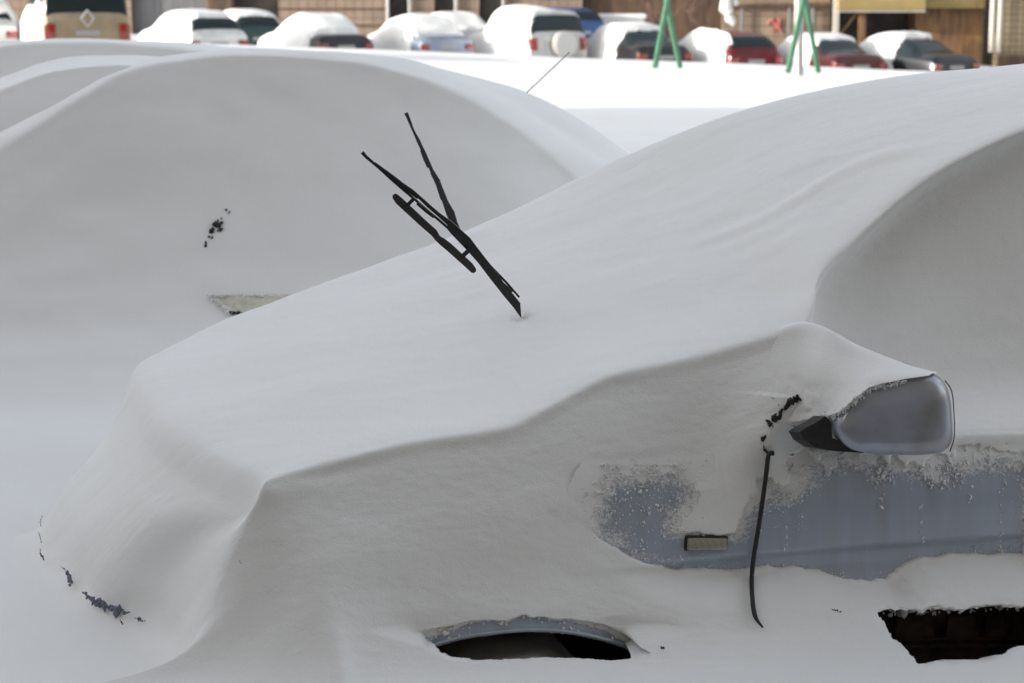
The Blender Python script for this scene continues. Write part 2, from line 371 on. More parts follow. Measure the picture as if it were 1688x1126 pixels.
# wind ripples and small relief along the surface normal
n = normals(SG); n = np.where((n[..., 1:2]*0+(n*np.array([0, -.5, 1])).sum(-1, keepdims=True)) < 0, -n, n)
uu, vv, zz = uvz(SG)
rel = .006*fbm(uu*2.2+3, vv*4+zz*5, 3, 11)+.0016*fbm(uu*9, vv*16+zz*14, 3, 12)+.0007*fbm(uu*45, (vv+zz)*60, 3, 13)
SG = SG+n*rel[..., None]
px, py = proj(SG)
dent = .014*np.exp(-(np.hypot(px-858, (py-516)*1.3)/13)**2)+.012*np.exp(-(np.hypot(px-762, (py-392)*1.5)/12)**2)
ripple = .006*ss(.5, 0, np.abs(py-(400-.42*(px-1130)+12*np.sin(px/60)))/30)*ss(1060, 1200, px)*ss(1560, 1450, px)
SG[..., 2] -= np.where(vv < 1.6, dent-ripple, 0)
px, py = proj(SG); sideonly = (vv < .33) & (zz < 1.15)
# body side surface
def vb(u, z):
    r = .012*np.ones_like(u+z)
    r = r+.30*np.clip(z-.86, 0, 1)**2*4+.05*np.clip(.80-z, 0, 1)        # leans in above and below
    cl = .800+.0*u                                                      # swage line
    r = r+(.022*ss(cl+.004, cl-.022, z)-.018*ss(cl-.04, cl-.12, z))*ss(.05, .3, u)
    r = r+.16*np.clip(-.32-u, 0, 1)**1.5
    r = r-.045*np.exp(-(u/.38)**2)*ss(.92, .66, z)
    return r
DOOR = [(984, 880), (982, 815), (1003, 780), (1080, 766), (1135, 776), (1152, 812), (1124, 850), (1118, 874), (1210, 876), (1232, 830), (1262, 806), (1300, 808), (1330, 780), (1352, 754), (1420, 754),
        (1450, 764), (1560, 768), (1600, 756), (1710, 756), (1710, 927), (1600, 926), (1530, 934), (1495, 950), (1480, 972), (1400, 966), (1345, 950), (1300, 946), (1200, 950), (1120, 948), (1065, 930), (1020, 905)]
ARCHP = [(697, 1050), (730, 1038), (800, 1021), (870, 1014), (940, 1020), (1000, 1037), (1066, 1076), (1060, 1082), (1000, 1062), (940, 1048), (880, 1044), (820, 1047), (760, 1056), (712, 1070)]
ARCHO = [(716, 1064), (760, 1052), (820, 1043), (880, 1040), (940, 1044), (1000, 1058), (1052, 1080), (1010, 1084), (960, 1080), (900, 1078), (850, 1081), (790, 1082), (745, 1076)]
SILL = [(1455, 1014), (1500, 1010), (1560, 1006), (1640, 1003), (1720, 998), (1720, 1058), (1620, 1082), (1570, 1089), (1518, 1089), (1478, 1045)]
rag = lambda px, py, s, a: a*fbm(px/22, py/22, 4, s)
jag = rag(px, py, 21, 15)
above = ss(900, 800, py)
dD = sdpoly(px, py, DOOR)+rag(px, py, 21, 16)*(.35+1.4*above)+12*above*fbm(px/9, py/30, 3, 25)*1.2
dA = sdpoly(px, py, ARCHP)+rag(px, py, 22, 7)*ss(1065, 1030, py)
sD, sA = sdpoly(px, py, DOOR), sdpoly(px, py, ARCHP)
dO = sdpoly(px, py, ARCHO)+2*fbm(px/9, py/9, 3, 61)
dS = sdpoly(px, py, SILL)+rag(px, py, 23, 9)*ss(1040, 1012, py)+3*fbm(px/12, py/12, 3, 62)+9*fbm(px/60, py/60, 2, 64)*(py > 1030)
vbody = vb(uu, zz)
def toward(vcur, d, ds, far_px, thick, depth_in, inner_px):
    t = np.clip((ds+far_px)/far_px, 0, 1)**1.4; t = t*t*(3-2*t); tgt = vbody-thick
    r = vcur*(1-t)+np.maximum(vcur, tgt)*t
    return np.where(d > 0, np.maximum(r, tgt)+(depth_in+thick)*ss(0, inner_px, d), r)
vn = vv.copy()
for d, ds, far, th, di, ip in ((dD, sD, 150-90*ss(860, 930, py), .006, .05, 12), (dA, sA, 6+110*ss(1066, 1030, py), .008, .05, 8)):
    vn = np.where(sideonly & ((d > 0) | (ds > -far)), toward(vn, d, ds, far, th, di, ip), vn)
_cl = sideonly & (dD < 0) & (dA < 0) & (dO < 0) & (uu > -.75) & (uu < 1.3) & (zz > .6)
_sv = .003*np.log1p(np.exp(np.clip((vn-(vbody-.004))/.003, -30, 30)))      # soft minimum keeps the snow outside the panel
_wcl = ss(-120, -50, np.maximum(sD, sA))*ss(1.0, .95, zz)*ss(-.5, -.4, uu)
vn = np.where(_cl, vn-_sv*_wcl, vn)
hole = np.maximum(dO, dS); lipr = ss(-9, 0, hole)*(hole < 0)*sideonly
vn = vn+.010*lipr
SG = SG+EV*(vn-vv)[..., None]
bul = ss(120, 0, np.hypot((px-1335)/1.1, py-625))*sideonly
S2 = settle(SG.copy(), .022); wz = ss(.03, .0, vn-vv)
SG[..., 2] = SG[..., 2]*(1-wz)+S2[..., 2]*wz-.006*lipr*(np.where(dS > dO, 1045, 1062) < py)
SG = SG-EV*(.035*bul)[..., None]
_h = (hole > 0) & sideonly; _k = ~(_h[:-1, :-1] | _h[1:, :-1] | _h[:-1, 1:] | _h[1:, 1:])
snow = grid_obj('snow_cover', SG, SNOW, near, flip=False, keep=_k)
SPX, SPY = proj(SG); SN = SG
_m = (SPX > 0) & (SPX < 1700) & (SPY > 0) & (SPY < 1140)
_P = SG[_m]; _px, _py = SPX[_m], SPY[_m]; _dep = _P[:, 1]
def snow_at(x, y, r=7):
    m = (np.abs(_px-x) < r) & (np.abs(_py-y) < r)
    i = np.where(m)[0]; j = i[np.argmin(_dep[i])]
    d = ray(x, y); return O+d*(_dep[j]/d[1])

# body side: fender and door as one pressed surface with arch cut-out
ub = np.concatenate([np.arange(-.70, 1.3, .004), np.arange(1.3, 3.2, .03)]); zb_ = np.arange(.555, 1.02, .004)
UB, ZB = np.meshgrid(ub, zb_, indexing='ij')
SB = P0+UB[..., None]*EU+vb(UB, ZB)[..., None]*EV; SB[..., 2] = ZB
bx, by = proj(SB)
ARC = [(600, 1140), (690, 1078), (712, 1066), (760, 1052), (820, 1043), (880, 1039), (940, 1043), (1000, 1056), (1045, 1072), (1066, 1080), (1120, 1140)]
inarch = sdpoly(bx, by, ARC)
botz = sdpoly(bx, by, [(1400, 1006), (1500, 1004), (1720, 995), (3000, 900), (3000, 1300), (1400, 1300)])
nearp = np.maximum(np.maximum(sdpoly(bx, by, DOOR), sdpoly(bx, by, ARCHP)), sdpoly(bx, by, [(1330, 930), (1760, 900), (1760, 1010), (1450, 1010)]))
bad = (inarch > 0) | (botz > 0) | ((nearp < -45) & (UB < 1.2))
keep = ~(bad[:-1, :-1] & bad[1:, :-1] & bad[:-1, 1:] & bad[1:, 1:])
# snap rim vertices on to the arc
body = grid_obj('body_side', SB, PAINT, near, keep=keep)
fr = np.clip(.62-.52*ss(0, 60, sdpoly(bx, by, DOOR))+.10*fbm(bx/40, by/25, 3, 31), 0, .57)
topb = ss(60, 0, by-760)*ss(1130, 1060, bx)*.12
fr = fr+topb-.15*ss(880, 910, by)*(by < 975)
_sd = sdpoly(bx, by, DOOR)+rag(bx, by, 21, 16)*(.35+1.4*ss(900, 800, by)); fr = np.maximum(fr, (.16+.20*ss(1150, 1040, bx)*ss(870, 800, by)+.72*ss(24, -2, _sd))*ss(905, 870, by))
_sa = sdpoly(bx, by, ARCHP)+rag(bx, by, 22, 7); fr = np.where(by > 985, .22+.70*ss(9, -2, _sa)*ss(1052, 1030, by-.25*np.abs(bx-880)*.6), fr)
fr = np.where((by > 940) & (by < 1000) & (bx > 1330) & (bx < 1520), .30+.2*ss(950, 985, by), fr)
at = body.data.attributes.new('frost', 'FLOAT', 'POINT'); at.data.foreach_set('value', fr.reshape(-1).astype(np.float32))
# arch lip
def bpt0(x, y, off=0.0):
    v = .04
    for _ in range(6):
        P = V(x, y, v); u, _v, z = uvz(P); v = float(vb(u, z))
    return V(x, y, v-off)
lip = MB(); pts = [bpt0(x, y, .001) for x, y in ((700, 1074), (716, 1064), (760, 1051), (820, 1042), (880, 1038), (940, 1042), (1000, 1055), (1045, 1071), (1070, 1083))]
pk = np.array(pts); tt = catmull(np.arange(len(pk)), pk, np.linspace(0, len(pk)-1, 60))
lip.tube([Vector(p) for p in tt], .005, 8); o = lip.build('arch_lip', PAINT, near, smooth=True)
# wheel arch liner
L0 = tt+np.array([0, 0, .001]); rows_ = []
for k, dv in enumerate((0.0, .05, .35)): rows_.append(L0+EV*dv+np.array([0, 0, (-.002, .03, .10)[k]]))
grid_obj('arch_liner', np.array(rows_), DARK, near)
hx, hy = np.meshgrid(np.linspace(-.42, .42, 70), np.linspace(-.16, .40, 60), indexing='ij')
hz = .44+.165*np.exp(-((hx+.035)/.20)**4)*ss(-.20, .0, hy)+.010*fbm(hx*9, hy*9, 3, 75)
HG = P0+hx[..., None]*EU+hy[..., None]*EV; HG[..., 2] = hz
grid_obj('wheel_arch_snow', HG, SNOW, near)
back = MB().prism([tuple(p) for p in (U(-.45, .42, .3), U(.45, .42, .3), U(.45, .42, .8), U(-.45, .42, .8))], tuple(EV*.02)); back.build('arch_back', DARK, near)
# door gap above / below the seal
# sill and underbody
sb = MB()
a, b = V(1440, 1008, .10), V(1720, 1000, .10)
sb.prism([tuple(U(.66, .12, .30)), tuple(U(3.0, .12, .30)), tuple(U(3.0, .12, .735)), tuple(U(.66, .12, .735))], tuple(EV*.03))
for x0, x1 in ((1475, 1530), (1560, 1602), (1622, 1648), (1668, 1730)):
    p, q = V(x0, 1022, .11), V(x1, 1022, .11)
    sb.prism([tuple(V(x0, 1012, .11)), tuple(V(x1, 1011, .11)), tuple(V(x1+5, 1046, .11)), tuple(V(x0-5, 1048, .11))], tuple(-EV*.015))
sb.bar(V(1450, 1052, .10), V(1760, 1050, .10), .02, .006); sb.bar(V(1450, 1064, .09), V(1760, 1060, .09), .02, .006)
sb.build('sill', noisy(mat('rusty_sill', (.08, .05, .03), .8), 18, (.03, .022, .017), (.10, .065, .042), bump=.6, bscale=60), near)
# ragged snow edge crumbs
_b = bmesh.new(); bmesh.ops.create_icosphere(_b, subdivisions=1, radius=1); ICV = np.array([v.co[:] for v in _b.verts]); ICF = np.array([[v.index for v in f.verts] for f in _b.faces]); _b.free()
def crumbs(name, spots, parent, m=SNOW):
    rg = np.random.RandomState(len(spots)); Vs, Fs = [], []
    for i, (p, s) in enumerate(spots):
        o3 = rg.rand(2)*50; k = 1+.9*fbm(ICV[:, 0]*1.5+o3[0]+ICV[:, 2], ICV[:, 1]*1.5+o3[1]-ICV[:, 2]*.7, 2, i % 50)
        sc = s*np.array([rg.uniform(.6, 1.2), rg.uniform(.5, .9), rg.uniform(.7, 1.7)]); a = rg.uniform(-.6, .6); q = ICV*sc*k[:, None]
        x = q[:, 0]*math.cos(a)-q[:, 2]*math.sin(a); z = q[:, 0]*math.sin(a)+q[:, 2]*math.cos(a)
        Vs.append(np.stack([x, q[:, 1], z], 1)+np.array(p)); Fs.append(ICF+i*len(ICV))
    return mesh_np(name, np.vstack(Vs), np.vstack(Fs), m, parent)
def bodypt(x, y, off=0.0):
    v = .04
    for _ in range(4):
        P = V(x, y, v); u, _v, z = uvz(P); v = float(vb(u, z))
    return V(x, y, v-off)
rnd = random.Random(9); sp_ = []
def scatter(n_, box, s0, s1, sign=0):
    for _ in range(n_):
        x = rnd.uniform(box[0], box[2]); y = box[1]+(box[3]-box[1])*rnd.random()**1.6
        sp_.append((tuple(bodypt(x, y, .002)), rnd.uniform(s0, s1)*(.42 if rnd.random() < .8 else .75)))
scatter(300, (990, 765, 1125, 850), .0018, .0048); scatter(180, (1180, 770, 1340, 830), .0018, .005)
scatter(120, (1390, 752, 1700, 775), .002, .005); scatter(80, (1445, 765, 1475, 800), .0025, .0055); scatter(140, (1510, 765, 1590, 805), .002, .006)
scatter(70, (1630, 760, 1700, 790), .0015, .004); scatter(180, (980, 860, 1120, 940), .0008, .0022); scatter(120, (1210, 800, 1330, 880), .001, .003)
for x, y, l in ((1454, 800, 40), (1520, 815, 80), (1650, 800, 110), (1600, 800, 30), (1320, 840, 30), (1060, 860, 50), (1295, 865, 40), (1655, 790, 20)):
    for _ in range(int(l/5)): sp_.append((tuple(bodypt(x+rnd.uniform(-4, 4), y+rnd.random()*l, .001)), rnd.uniform(.0010, .0030)))
for _ in range(150):
    x = rnd.uniform(705, 1062); e = 1006+((x-872)/190)**2*52; sp_.append((tuple(bodypt(x, e+rnd.random()**2*26, .002)), rnd.uniform(.0015, .0045)))
for _ in range(130):
    x = rnd.uniform(1455, 1700); sp_.append((tuple(V(x, 1016-(x-1455)*.05-rnd.random()**1.3*22, .0)), rnd.uniform(.0015, .0045)))
sp_.append((tuple(V(1491, 1009, -.01)), .012)); 
_rx = np.random.RandomState(4); fx = _rx.uniform(950, 1700, 26000); fy = _rx.uniform(735, 960, 26000)
fd = sdpoly(fx, fy, DOOR)+rag(fx, fy, 21, 16)*(.35+1.4*ss(900, 800, fy))
pr = np.exp(-np.abs(fd-6)/9)*np.where(fy < 880, 1, .25)
_mk = pr > _rx.rand(26000)*1.6
for x, y in zip(fx[_mk], fy[_mk]):
    sp_.append((tuple(bodypt(x, y, .003)), _rx.uniform(.0008, .0022)))
crumbs('frost_clumps', sp_, near)

# side repeater lamp
q = bodypt(1163, 895, 0); 
def orient(px_, py_):   # frame following the body side
    a = Vector(bodypt(px_-30, py_)); b = Vector(bodypt(px_+30, py_)); x = (b-a).normalized()
    c = Vector(bodypt(px_, py_-20)); d = Vector(bodypt(px_, py_+20)); z = (c-d).normalized(); y = z.cross(x).normalized(); z = x.cross(y).normalized()
    return Matrix((x, y, z)).transposed()
M = orient(1163, 895)
lens = mat('clear_lens', (.33, .31, .26), .18, 0, .6, coat=.6)
_b = lens.node_tree.nodes['Principled BSDF']; _t = nd(lens, 'ShaderNodeTexCoord'); _m2 = nd(lens, 'ShaderNodeTexVoronoi', distance='CHEBYCHEV'); _m2.inputs['Scale'].default_value = 260; _m2.inputs['Randomness'].default_value = 0
lk(lens, _t.outputs['Object'], _m2.inputs['Vector']); _r = nd(lens, 'ShaderNodeValToRGB'); _r.color_ramp.elements[0].color = (.42, .40, .34, 1); _r.color_ramp.elements[1].color = (.16, .15, .12, 1); _r.color_ramp.elements[1].position = .7
lk(lens, _m2.outputs[0], _r.inputs[0]); lk(lens, _r.outputs[0], _b.inputs['Base Color'])
fr_ = MB().box(tuple(Vector(q)), (.097, .020, .033), M, .0055).build('side_marker_lamp', RUBBER, near, smooth=True)
MB().box(tuple(Vector(q)+M @ Vector((0, -.010, -.001))), (.090, .012, .027), M, .005).build('lens', lens, None, smooth=True).parent = fr_
fr_.children[0].matrix_parent_inverse = fr_.matrix_parent_inverse.copy() @ Matrix.Identity(4)
fr_.children[0].matrix_parent_inverse = Matrix.Identity(4)
amber = mat('amber_bulb', (.25, .07, .04), .3)
# mirror
def blob(name, outline, v0, depth, m, parent, n=14, back=.10, pw=2.6):
    P = np.array([V(x, y, v0) for x, y in outline]); P = np.vstack([P, P[:1]])
    k = np.arange(len(P)); PP = catmull(k, P, np.linspace(0, len(P)-1, 121))[:-1]
    c = PP.mean(0); rings = []
    for i in range(n+1):
        th = i/n*math.pi/2; s = math.sin(th)**(2/pw) if i else 0.0; d = math.cos(th)**(2/pw) if i < n else 0
        rings.append(c+(PP-c)*s-EV*depth*d-EU*depth*.25*d)
    for s, bk in ((1.0, back*.5), (.985, back*.95), (.93, back)): rings.append(c+(PP-c)*s+EV*bk)
    rings.append(np.repeat((c+EV*back)[None], len(PP), 0))
    Gq = np.array(rings); Gq = np.concatenate([Gq, Gq[:, :1]], 1)
    return grid_obj(name, Gq, m, parent)
mo = [(1392, 668), (1412, 640), (1455, 626), (1500, 617), (1530, 613), (1552, 625), (1564, 650), (1569, 690), (1568, 722), (1556, 740), (1530, 747), (1480, 748), (1430, 745), (1395, 735), (1376, 705)]
mir = blob('side_mirror', mo, -.12, .04, MIRROR_PAINT, near, back=.12, pw=3.2)
mb = MB().prism([tuple(V(x, y, -.105)) for x, y in ((1318, 712), (1330, 704), (1346, 696), (1360, 686), (1368, 692), (1372, 722), (1395, 731), (1412, 738), (1425, 747), (1380, 744), (1345, 738), (1326, 726))], tuple(EV*.06-np.array([0, 0, .012])))
mb.build('mirror_base', PLASTIC, near)
# rear rim of the mirror shell
rim = np.array([V(x, y, -.108) for x, y in ((1545, 622), (1556, 640), (1560, 680), (1560, 715), (1553, 738))]); rim = catmull(np.arange(5), rim, np.linspace(0, 4, 20))
MB().tube([Vector(p)-Vector(EV)*.036 for p in rim], .0012, 6).build('mirror_seam', RUBBER, near)
# snow draped over mirror
def ms(t, m_, l, vt, vl, s=.1):
    T, Mm, L_ = V(*t, vt), V(*m_, (vt+vl)/2-.02), V(*l, vl)
    return [U(*(uvz(T)[:1]), uvz(T)[1]+.16, T[2]-.16), T+EV*.06+np.array([0, 0, -.035]), T, T*.6+Mm*.4-EV*.012, Mm, L_-EV*.004, L_+EV*.03+np.array([0, 0, -.004])]
def mside(t, m_, l, ins):
    T, Mm, L_ = [snow_at(*q)+EV*ins for q in (t, m_, l)]
    return [T+EV*.16-np.array([0, 0, .1]), T+EV*.05+np.array([0, 0, -.01]), T, T*.6+Mm*.4, Mm, L_, L_+EV*.03]
mcols = [mside((1225, 575), (1205, 640), (1190, 700), .06), mside((1280, 545), (1262, 625), (1255, 700), .012), mside((1325, 526), (1312, 615), (1305, 698), -.008), ms((1362, 535), (1345, 615), (1338, 690), .03, -.035),
         ms((1402, 560), (1382, 620), (1368, 684), -.02, -.10), ms((1440, 576), (1412, 625), (1390, 676), -.05, -.150), ms((1478, 592), (1448, 616), (1422, 642), -.08, -.160), ms((1512, 604), (1497, 616), (1482, 626), -.10, -.162), ms((1542, 612), (1536, 616), (1530, 619), -.11, -.155)]
MG = dense(mcols, [16]*8, [6, 6, 10, 14, 22, 6], 6, 2.5)
mx_, my_ = proj(MG); _, mv, mz = uvz(MG)
MG = MG+EV*(.010*fbm(mx_/16, my_/16, 4, 41)*ss(600, 660, my_))[..., None]
grid_obj('mirror_snow', MG, SNOW, mir.parent)

# wipers
def wiper(name, base, tip, arm_end, Yb, Yt, parent, sc=1.0, deflector=False):
    """base/tip in photo px with depth"""
    Pp = lambda x, y: W(x, y, Yb+(Yt-Yb)*((x-base[0])*(tip[0]-base[0])+(y-base[1])*(tip[1]-base[1]))/((tip[0]-base[0])**2+(tip[1]-base[1])**2))
    return Pp
Yb, Yt = 4.93, 4.70
bp_ = snow_at(858, 517); Yb = float(bp_[1])
k1 = wiper('w', (858, 517), (597, 252), None, Yb, Yb-.12, near)
vw = (0, 1, 0)
def line(mb_, Pf, pts, w_, h_=.008):
    """flat strip with mitred joints following px polyline; width list in px"""
    L_, R_ = [], []
    for i, (x, y) in enumerate(pts):
        a = pts[max(i-1, 0)]; b = pts[min(i+1, len(pts)-1)]; dx, dy = b[0]-a[0], b[1]-a[1]; l = math.hypot(dx, dy)
        nx, ny = -dy/l, dx/l; ww = w_[i]/2
        L_.append(Vector(Pf(x+nx*ww, y+ny*ww))); R_.append(Vector(Pf(x-nx*ww, y-ny*ww)))
    q = bmesh.new(); f = []
    for l, r in zip(L_, R_):
        e = Vector((0, h_, 0)); f.append([q.verts.new(p) for p in (l-e/2, r-e/2, r+e/2, l+e/2)])
    for a, b in zip(f, f[1:]):
        for k in range(4): q.faces.new((a[k], a[(k+1) % 4], b[(k+1) % 4], b[k]))
    q.faces.new(f[0][::-1]); q.faces.new(f[-1]); bmesh.ops.recalc_face_normals(q, faces=q.faces[:]); mb_.add(q)
ARM = mat('wiper_black', (.010, .010, .011), .42)
wn = MB(); 
line(wn, k1, [(859, 523), (852, 503), (838, 486), (815, 459), (792, 430), (768, 403)], [1, 13, 13.5, 11, 9.5, 9.5], .012)
arm1 = wn.build('wiper_arm', ARM, near)
bl = MB()
line(bl, k1, [(597, 251), (603, 258), (625, 277), (650, 300), (690, 334), (740, 377), (770, 402), (800, 430), (835, 466), (856, 490)], [6, 5, 4, 4, 4, 4, 4, 4, 3.5, 3], .006)   # rubber strip
bl.build('wiper_blade', RUBBER, near)
yk = MB(); k1b = lambda x, y: k1(x, y)-np.array([0, .008, 0])
line(yk, k1b, [(618, 268), (640, 285), (657, 299), (672, 312), (690, 325)], [3, 5, 7, 5, 6], .008)
line(yk, k1b, [(652, 294), (680, 314), (706, 338), (722, 352), (742, 368), (770, 395), (800, 432)], [3, 4.5, 6, 6, 9, 12, 9], .008)
line(yk, k1b, [(688, 334), (702, 346), (716, 357)], [5, 6, 5], .01)
line(yk, k1b, [(738, 370), (748, 380), (775, 408), (790, 420)], [9, 12, 12, 8], .012)
line(yk, k1b, [(785, 412), (800, 430), (815, 447), (829, 466), (845, 480)], [8, 7, 5, 3, 3], .008)
yk.build('blade_yoke', ARM, near)
df = MB(); k1c = lambda x, y: k1(x, y)-np.array([0, .02, 0])
line(df, k1c, [(650, 319), (652, 322), (658, 329), (700, 368), (716, 382), (722, 391), (730, 397), (740, 405), (775, 437), (781, 444), (783, 447)], [5, 10, 13, 12.5, 12, 10, 12.5, 13, 12, 10, 5], .004)
df.build('wiper_deflector', PLASTIC, near)
dc = MB(); line(dc, k1c, [(671, 338), (684, 325)], [6, 6], .008); dc.build('deflector_clip', ARM, near); dc = MB(); line(dc, k1c, [(760, 423), (775, 409)], [7, 7], .008); dc.build('deflector_clip', ARM, near)
p2 = snow_at(758, 388, 9); Y2 = float(p2[1]); k2 = wiper('w2', (760, 388), (670, 187), None, Y2, Y2-.1, near)
w2 = MB(); line(w2, k2, [(762, 396), (752, 375), (741, 352), (731, 325), (720, 298), (713, 284)], [4, 11, 10.5, 8.5, 8, 8], .012); w2.build('wiper_arm', ARM, near)
b2 = MB(); line(b2, k2, [(669, 186), (672, 192), (680, 212), (695, 245), (712, 280), (728, 310), (742, 345), (757, 382)], [6, 5.5, 4, 4, 4, 4, 4, 3], .006); b2.build('wiper_blade', RUBBER, near)
y2 = MB(); k2b = lambda x, y: k2(x, y)-np.array([0, .008, 0])
line(y2, k2b, [(677, 205), (684, 220), (690, 232), (697, 248)], [2.5, 4, 6, 5], .008); line(y2, k2b, [(688, 226), (700, 252), (712, 281), (722, 300)], [3, 5, 6, 10], .008)
line(y2, k2b, [(694, 247), (700, 262), (706, 276)], [3, 4, 3], .008); line(y2, k2b, [(722, 300), (730, 325), (746, 350), (754, 372)], [9, 9, 7, 4], .008); y2.build('blade_yoke', ARM, near)

# hanging rubber seal and the dark gap it came out of
sm = MB(); cab = [(1275, 747), (1269, 748), (1266, 755), (1262, 790), (1252, 860), (1243, 915), (1239, 945), (1239, 975), (1242, 1005), (1247, 1020), (1257, 1033)]
cpts = [bodypt(x, y, .018+.022*float(ss(800, 750, y))) if y < 945 else snow_at(x, y)-np.array([0, .006, 0]) for x, y in cab]
cc = catmull(np.arange(len(cpts)), np.array(cpts), np.linspace(0, len(cpts)-1, 70))
rad = np.interp(np.linspace(0, 1, 70), [0, .1, .6, .85, 1], [.0058, .005, .0052, .0052, .002])
sm.tube([Vector(p) for p in cc], list(rad), 10); sm.build('door_seal', RUBBER, near, smooth=True)
def chain(acc, pts, w_, off=.0, jit=.35):
    for (x0, y0), (x1, y1), a, b in zip(pts, pts[1:], w_, w_[1:]):
        L = math.hypot(x1-x0, y1-y0); n_ = max(2, int(L/1.6))
        for k in range(n_):
            t = k/n_; ww = a+(b-a)*t
            x = x0+(x1-x0)*t+rnd.uniform(-jit, jit)*ww; y = y0+(y1-y0)*t+rnd.uniform(-jit, jit)*ww
            acc.append((tuple(snow_at(x, y, 9)+EV*off), max(.0012, ww*.00068*rnd.uniform(.6, 1.1))))
gp = []
for pts, w_ in (([(1346, 638), (1341, 640), (1337, 645), (1331, 650), (1325, 657)], [2, 6, 4, 3, 1.5]), ([(1333, 634), (1337, 637), (1340, 643)], [3, 5, 3]),
        ([(1322, 661), (1317, 656), (1311, 656), (1303, 663), (1297, 671), (1289, 677), (1284, 686), (1276, 691), (1272, 690)], [1, 6, 9, 9, 5, 4, 9, 9, 3]),
        ([(1266, 694), (1268, 699), (1275, 703)], [7, 8, 1]), ([(1262, 718), (1258, 722), (1257, 727)], [3, 8, 4]), ([(1259, 735), (1261, 741), (1265, 747)], [2, 5, 3]),
        ([(1274, 655), (1276, 660)], [3, 2]), ([(1282, 667), (1284, 669)], [2, 2]), ([(1308, 702), (1314, 709), (1322, 716)], [2, 5, 8])):
    gp = []; chain(gp, pts, w_); crumbs('door_gap', gp, near, RUBBER)
BUMP = mat('bumper_paint', (.14, .16, .22), .5, .1)
for pts, w_ in (([(101, 934), (106, 939), (112, 948), (116, 958), (115, 968)], [1.5, 3, 7, 8, 2]), ([(137, 975), (146, 983), (156, 990), (165, 997), (178, 1002), (192, 1005), (205, 1008), (215, 1011)], [3, 7, 9, 11, 8, 10, 7, 3]), ([(222, 1018), (231, 1022), (240, 1024)], [2, 7, 2])):
    bu = []; chain(bu, pts, w_); crumbs('front_bumper', bu, near, BUMP)
bk = []
for pts, w_ in (([(70, 850), (66, 860), (68, 868)], [1, 2, 1]), ([(66, 905), (68, 915), (73, 924)], [2, 4, 5]), ([(64, 878), (66, 886), (69, 896)], [3, 2, 3]), ([(198, 1022), (202, 1026), (203, 1032)], [2, 4, 2]), ([(1089, 1066), (1093, 1069), (1095, 1071)], [2, 4, 1]), ([(1372, 1005), (1380, 1007), (1388, 1010)], [1, 4, 1]), ([(395, 925), (398, 930)], [2, 2])):
    bk = []; chain(bk, pts, w_); crumbs('trim_edge', bk, near, RUBBER)
# crumbly lower edge of the snow on the mirror
me_ = []
for k in range(420):
    a = rnd.randint(46, MG.shape[0]-14); b = MG.shape[1]-7-int(abs(rnd.gauss(0, 3))); p = MG[a, min(b, MG.shape[1]-1)]
    me_.append((tuple(p+EV*.002-np.array([0, 0, abs(rnd.gauss(0, .006))])), rnd.uniform(.001, .0028)))
crumbs('mirror_frost', me_, mir.parent)

# ------------------------------------------------------------------ buried cars behind
def buried(label, sil, cre, Yc, Ys, Yb_, ends, sx=12, ridge=None):
    t = thing('buried_car', label, 'car', (0, (Yc+Ys)/2, 0), group='buried cars parked in a row behind the nearest car')
    cols_ = []
    for (a, b) in zip(sil, cre):
        Cc = W(*b, Yc); S = W(*a, Ys)
        zc = Cc[2]; f = lambda r, Y: np.array([Cc[0]*Y/Yc, Y, r])
        g0 = .585; h = zc-g0; dY = Yc-Yb_
        cols_.append([f(.4, Yb_-.9), f(g0-.01, Yb_-.1), f(g0+.045*h, Yb_+.34*dY), f(g0+.19*h, Yb_+.62*dY), f(g0+.50*h, Yb_+.82*dY), f(g0+.80*h, Yb_+.925*dY), f(g0+.955*h, Yb_+.982*dY), Cc, Cc*.65+S*.35+[0, 0, .02], S, S+[0, .5, -.14], S*[1, 1, 0]+[0, .75, .8], S*[1, 1, 0]+[0, 1.3, .42]])
    for side in (0, -1):
        e = [p.copy() for p in cols_[side]]; e2 = []
        for p in e: e2.append(np.array([p[0]+ends[side]*(1 if side else 1), p[1], min(p[2], .42)]))
        mid = [np.array([p[0]+ends[side]*.45, p[1], .5+(p[2]-.5)*.55]) for p in e]
        if side == 0: cols_ = [e2, mid]+cols_
        else: cols_ = cols_+[mid, e2]
    Gm = dense(cols_, [10]*(len(cols_)-1), [6, 14, 18, 20, 20, 18, 8, 8, 12, 12, 8, 6], 3.5, 1.6)
    nn = normals(Gm); nn *= np.sign(nn[..., 2:3]+1e-9)
    Gm = Gm+nn*(.034*fbm(Gm[..., 0]*1.4+Yc, Gm[..., 1]*2+Gm[..., 2]*2, 3, 50)+.003*fbm(Gm[..., 0]*9, Gm[..., 2]*13+Gm[..., 1]*5, 3, 52))[..., None]
    Gm = settle(Gm, .04)
    grid_obj('snow_cover', Gm, SNOW, t)
    return t, Gm
b1, BG1 = buried('big snow mound of a buried car with a thin aerial, directly behind the raised wipers',
    [(-260, 330), (-120, 272), (0, 213), (70, 178), (150, 136), (220, 105), (300, 88), (370, 79), (440, 78), (520, 82), (600, 88), (700, 103), (790, 125), (870, 150), (935, 187), (1020, 245), (1120, 320)],
    [(-260, 365), (-120, 310), (0, 243), (62, 206), (140, 155), (215, 112), (297, 92), (370, 83), (445, 82), (525, 87), (600, 97), (690, 119), (775, 160), (840, 198), (890, 240), (955, 290), (1040, 350)],
    7.45, 8.15, 5.95, (-1.3, 1.0))
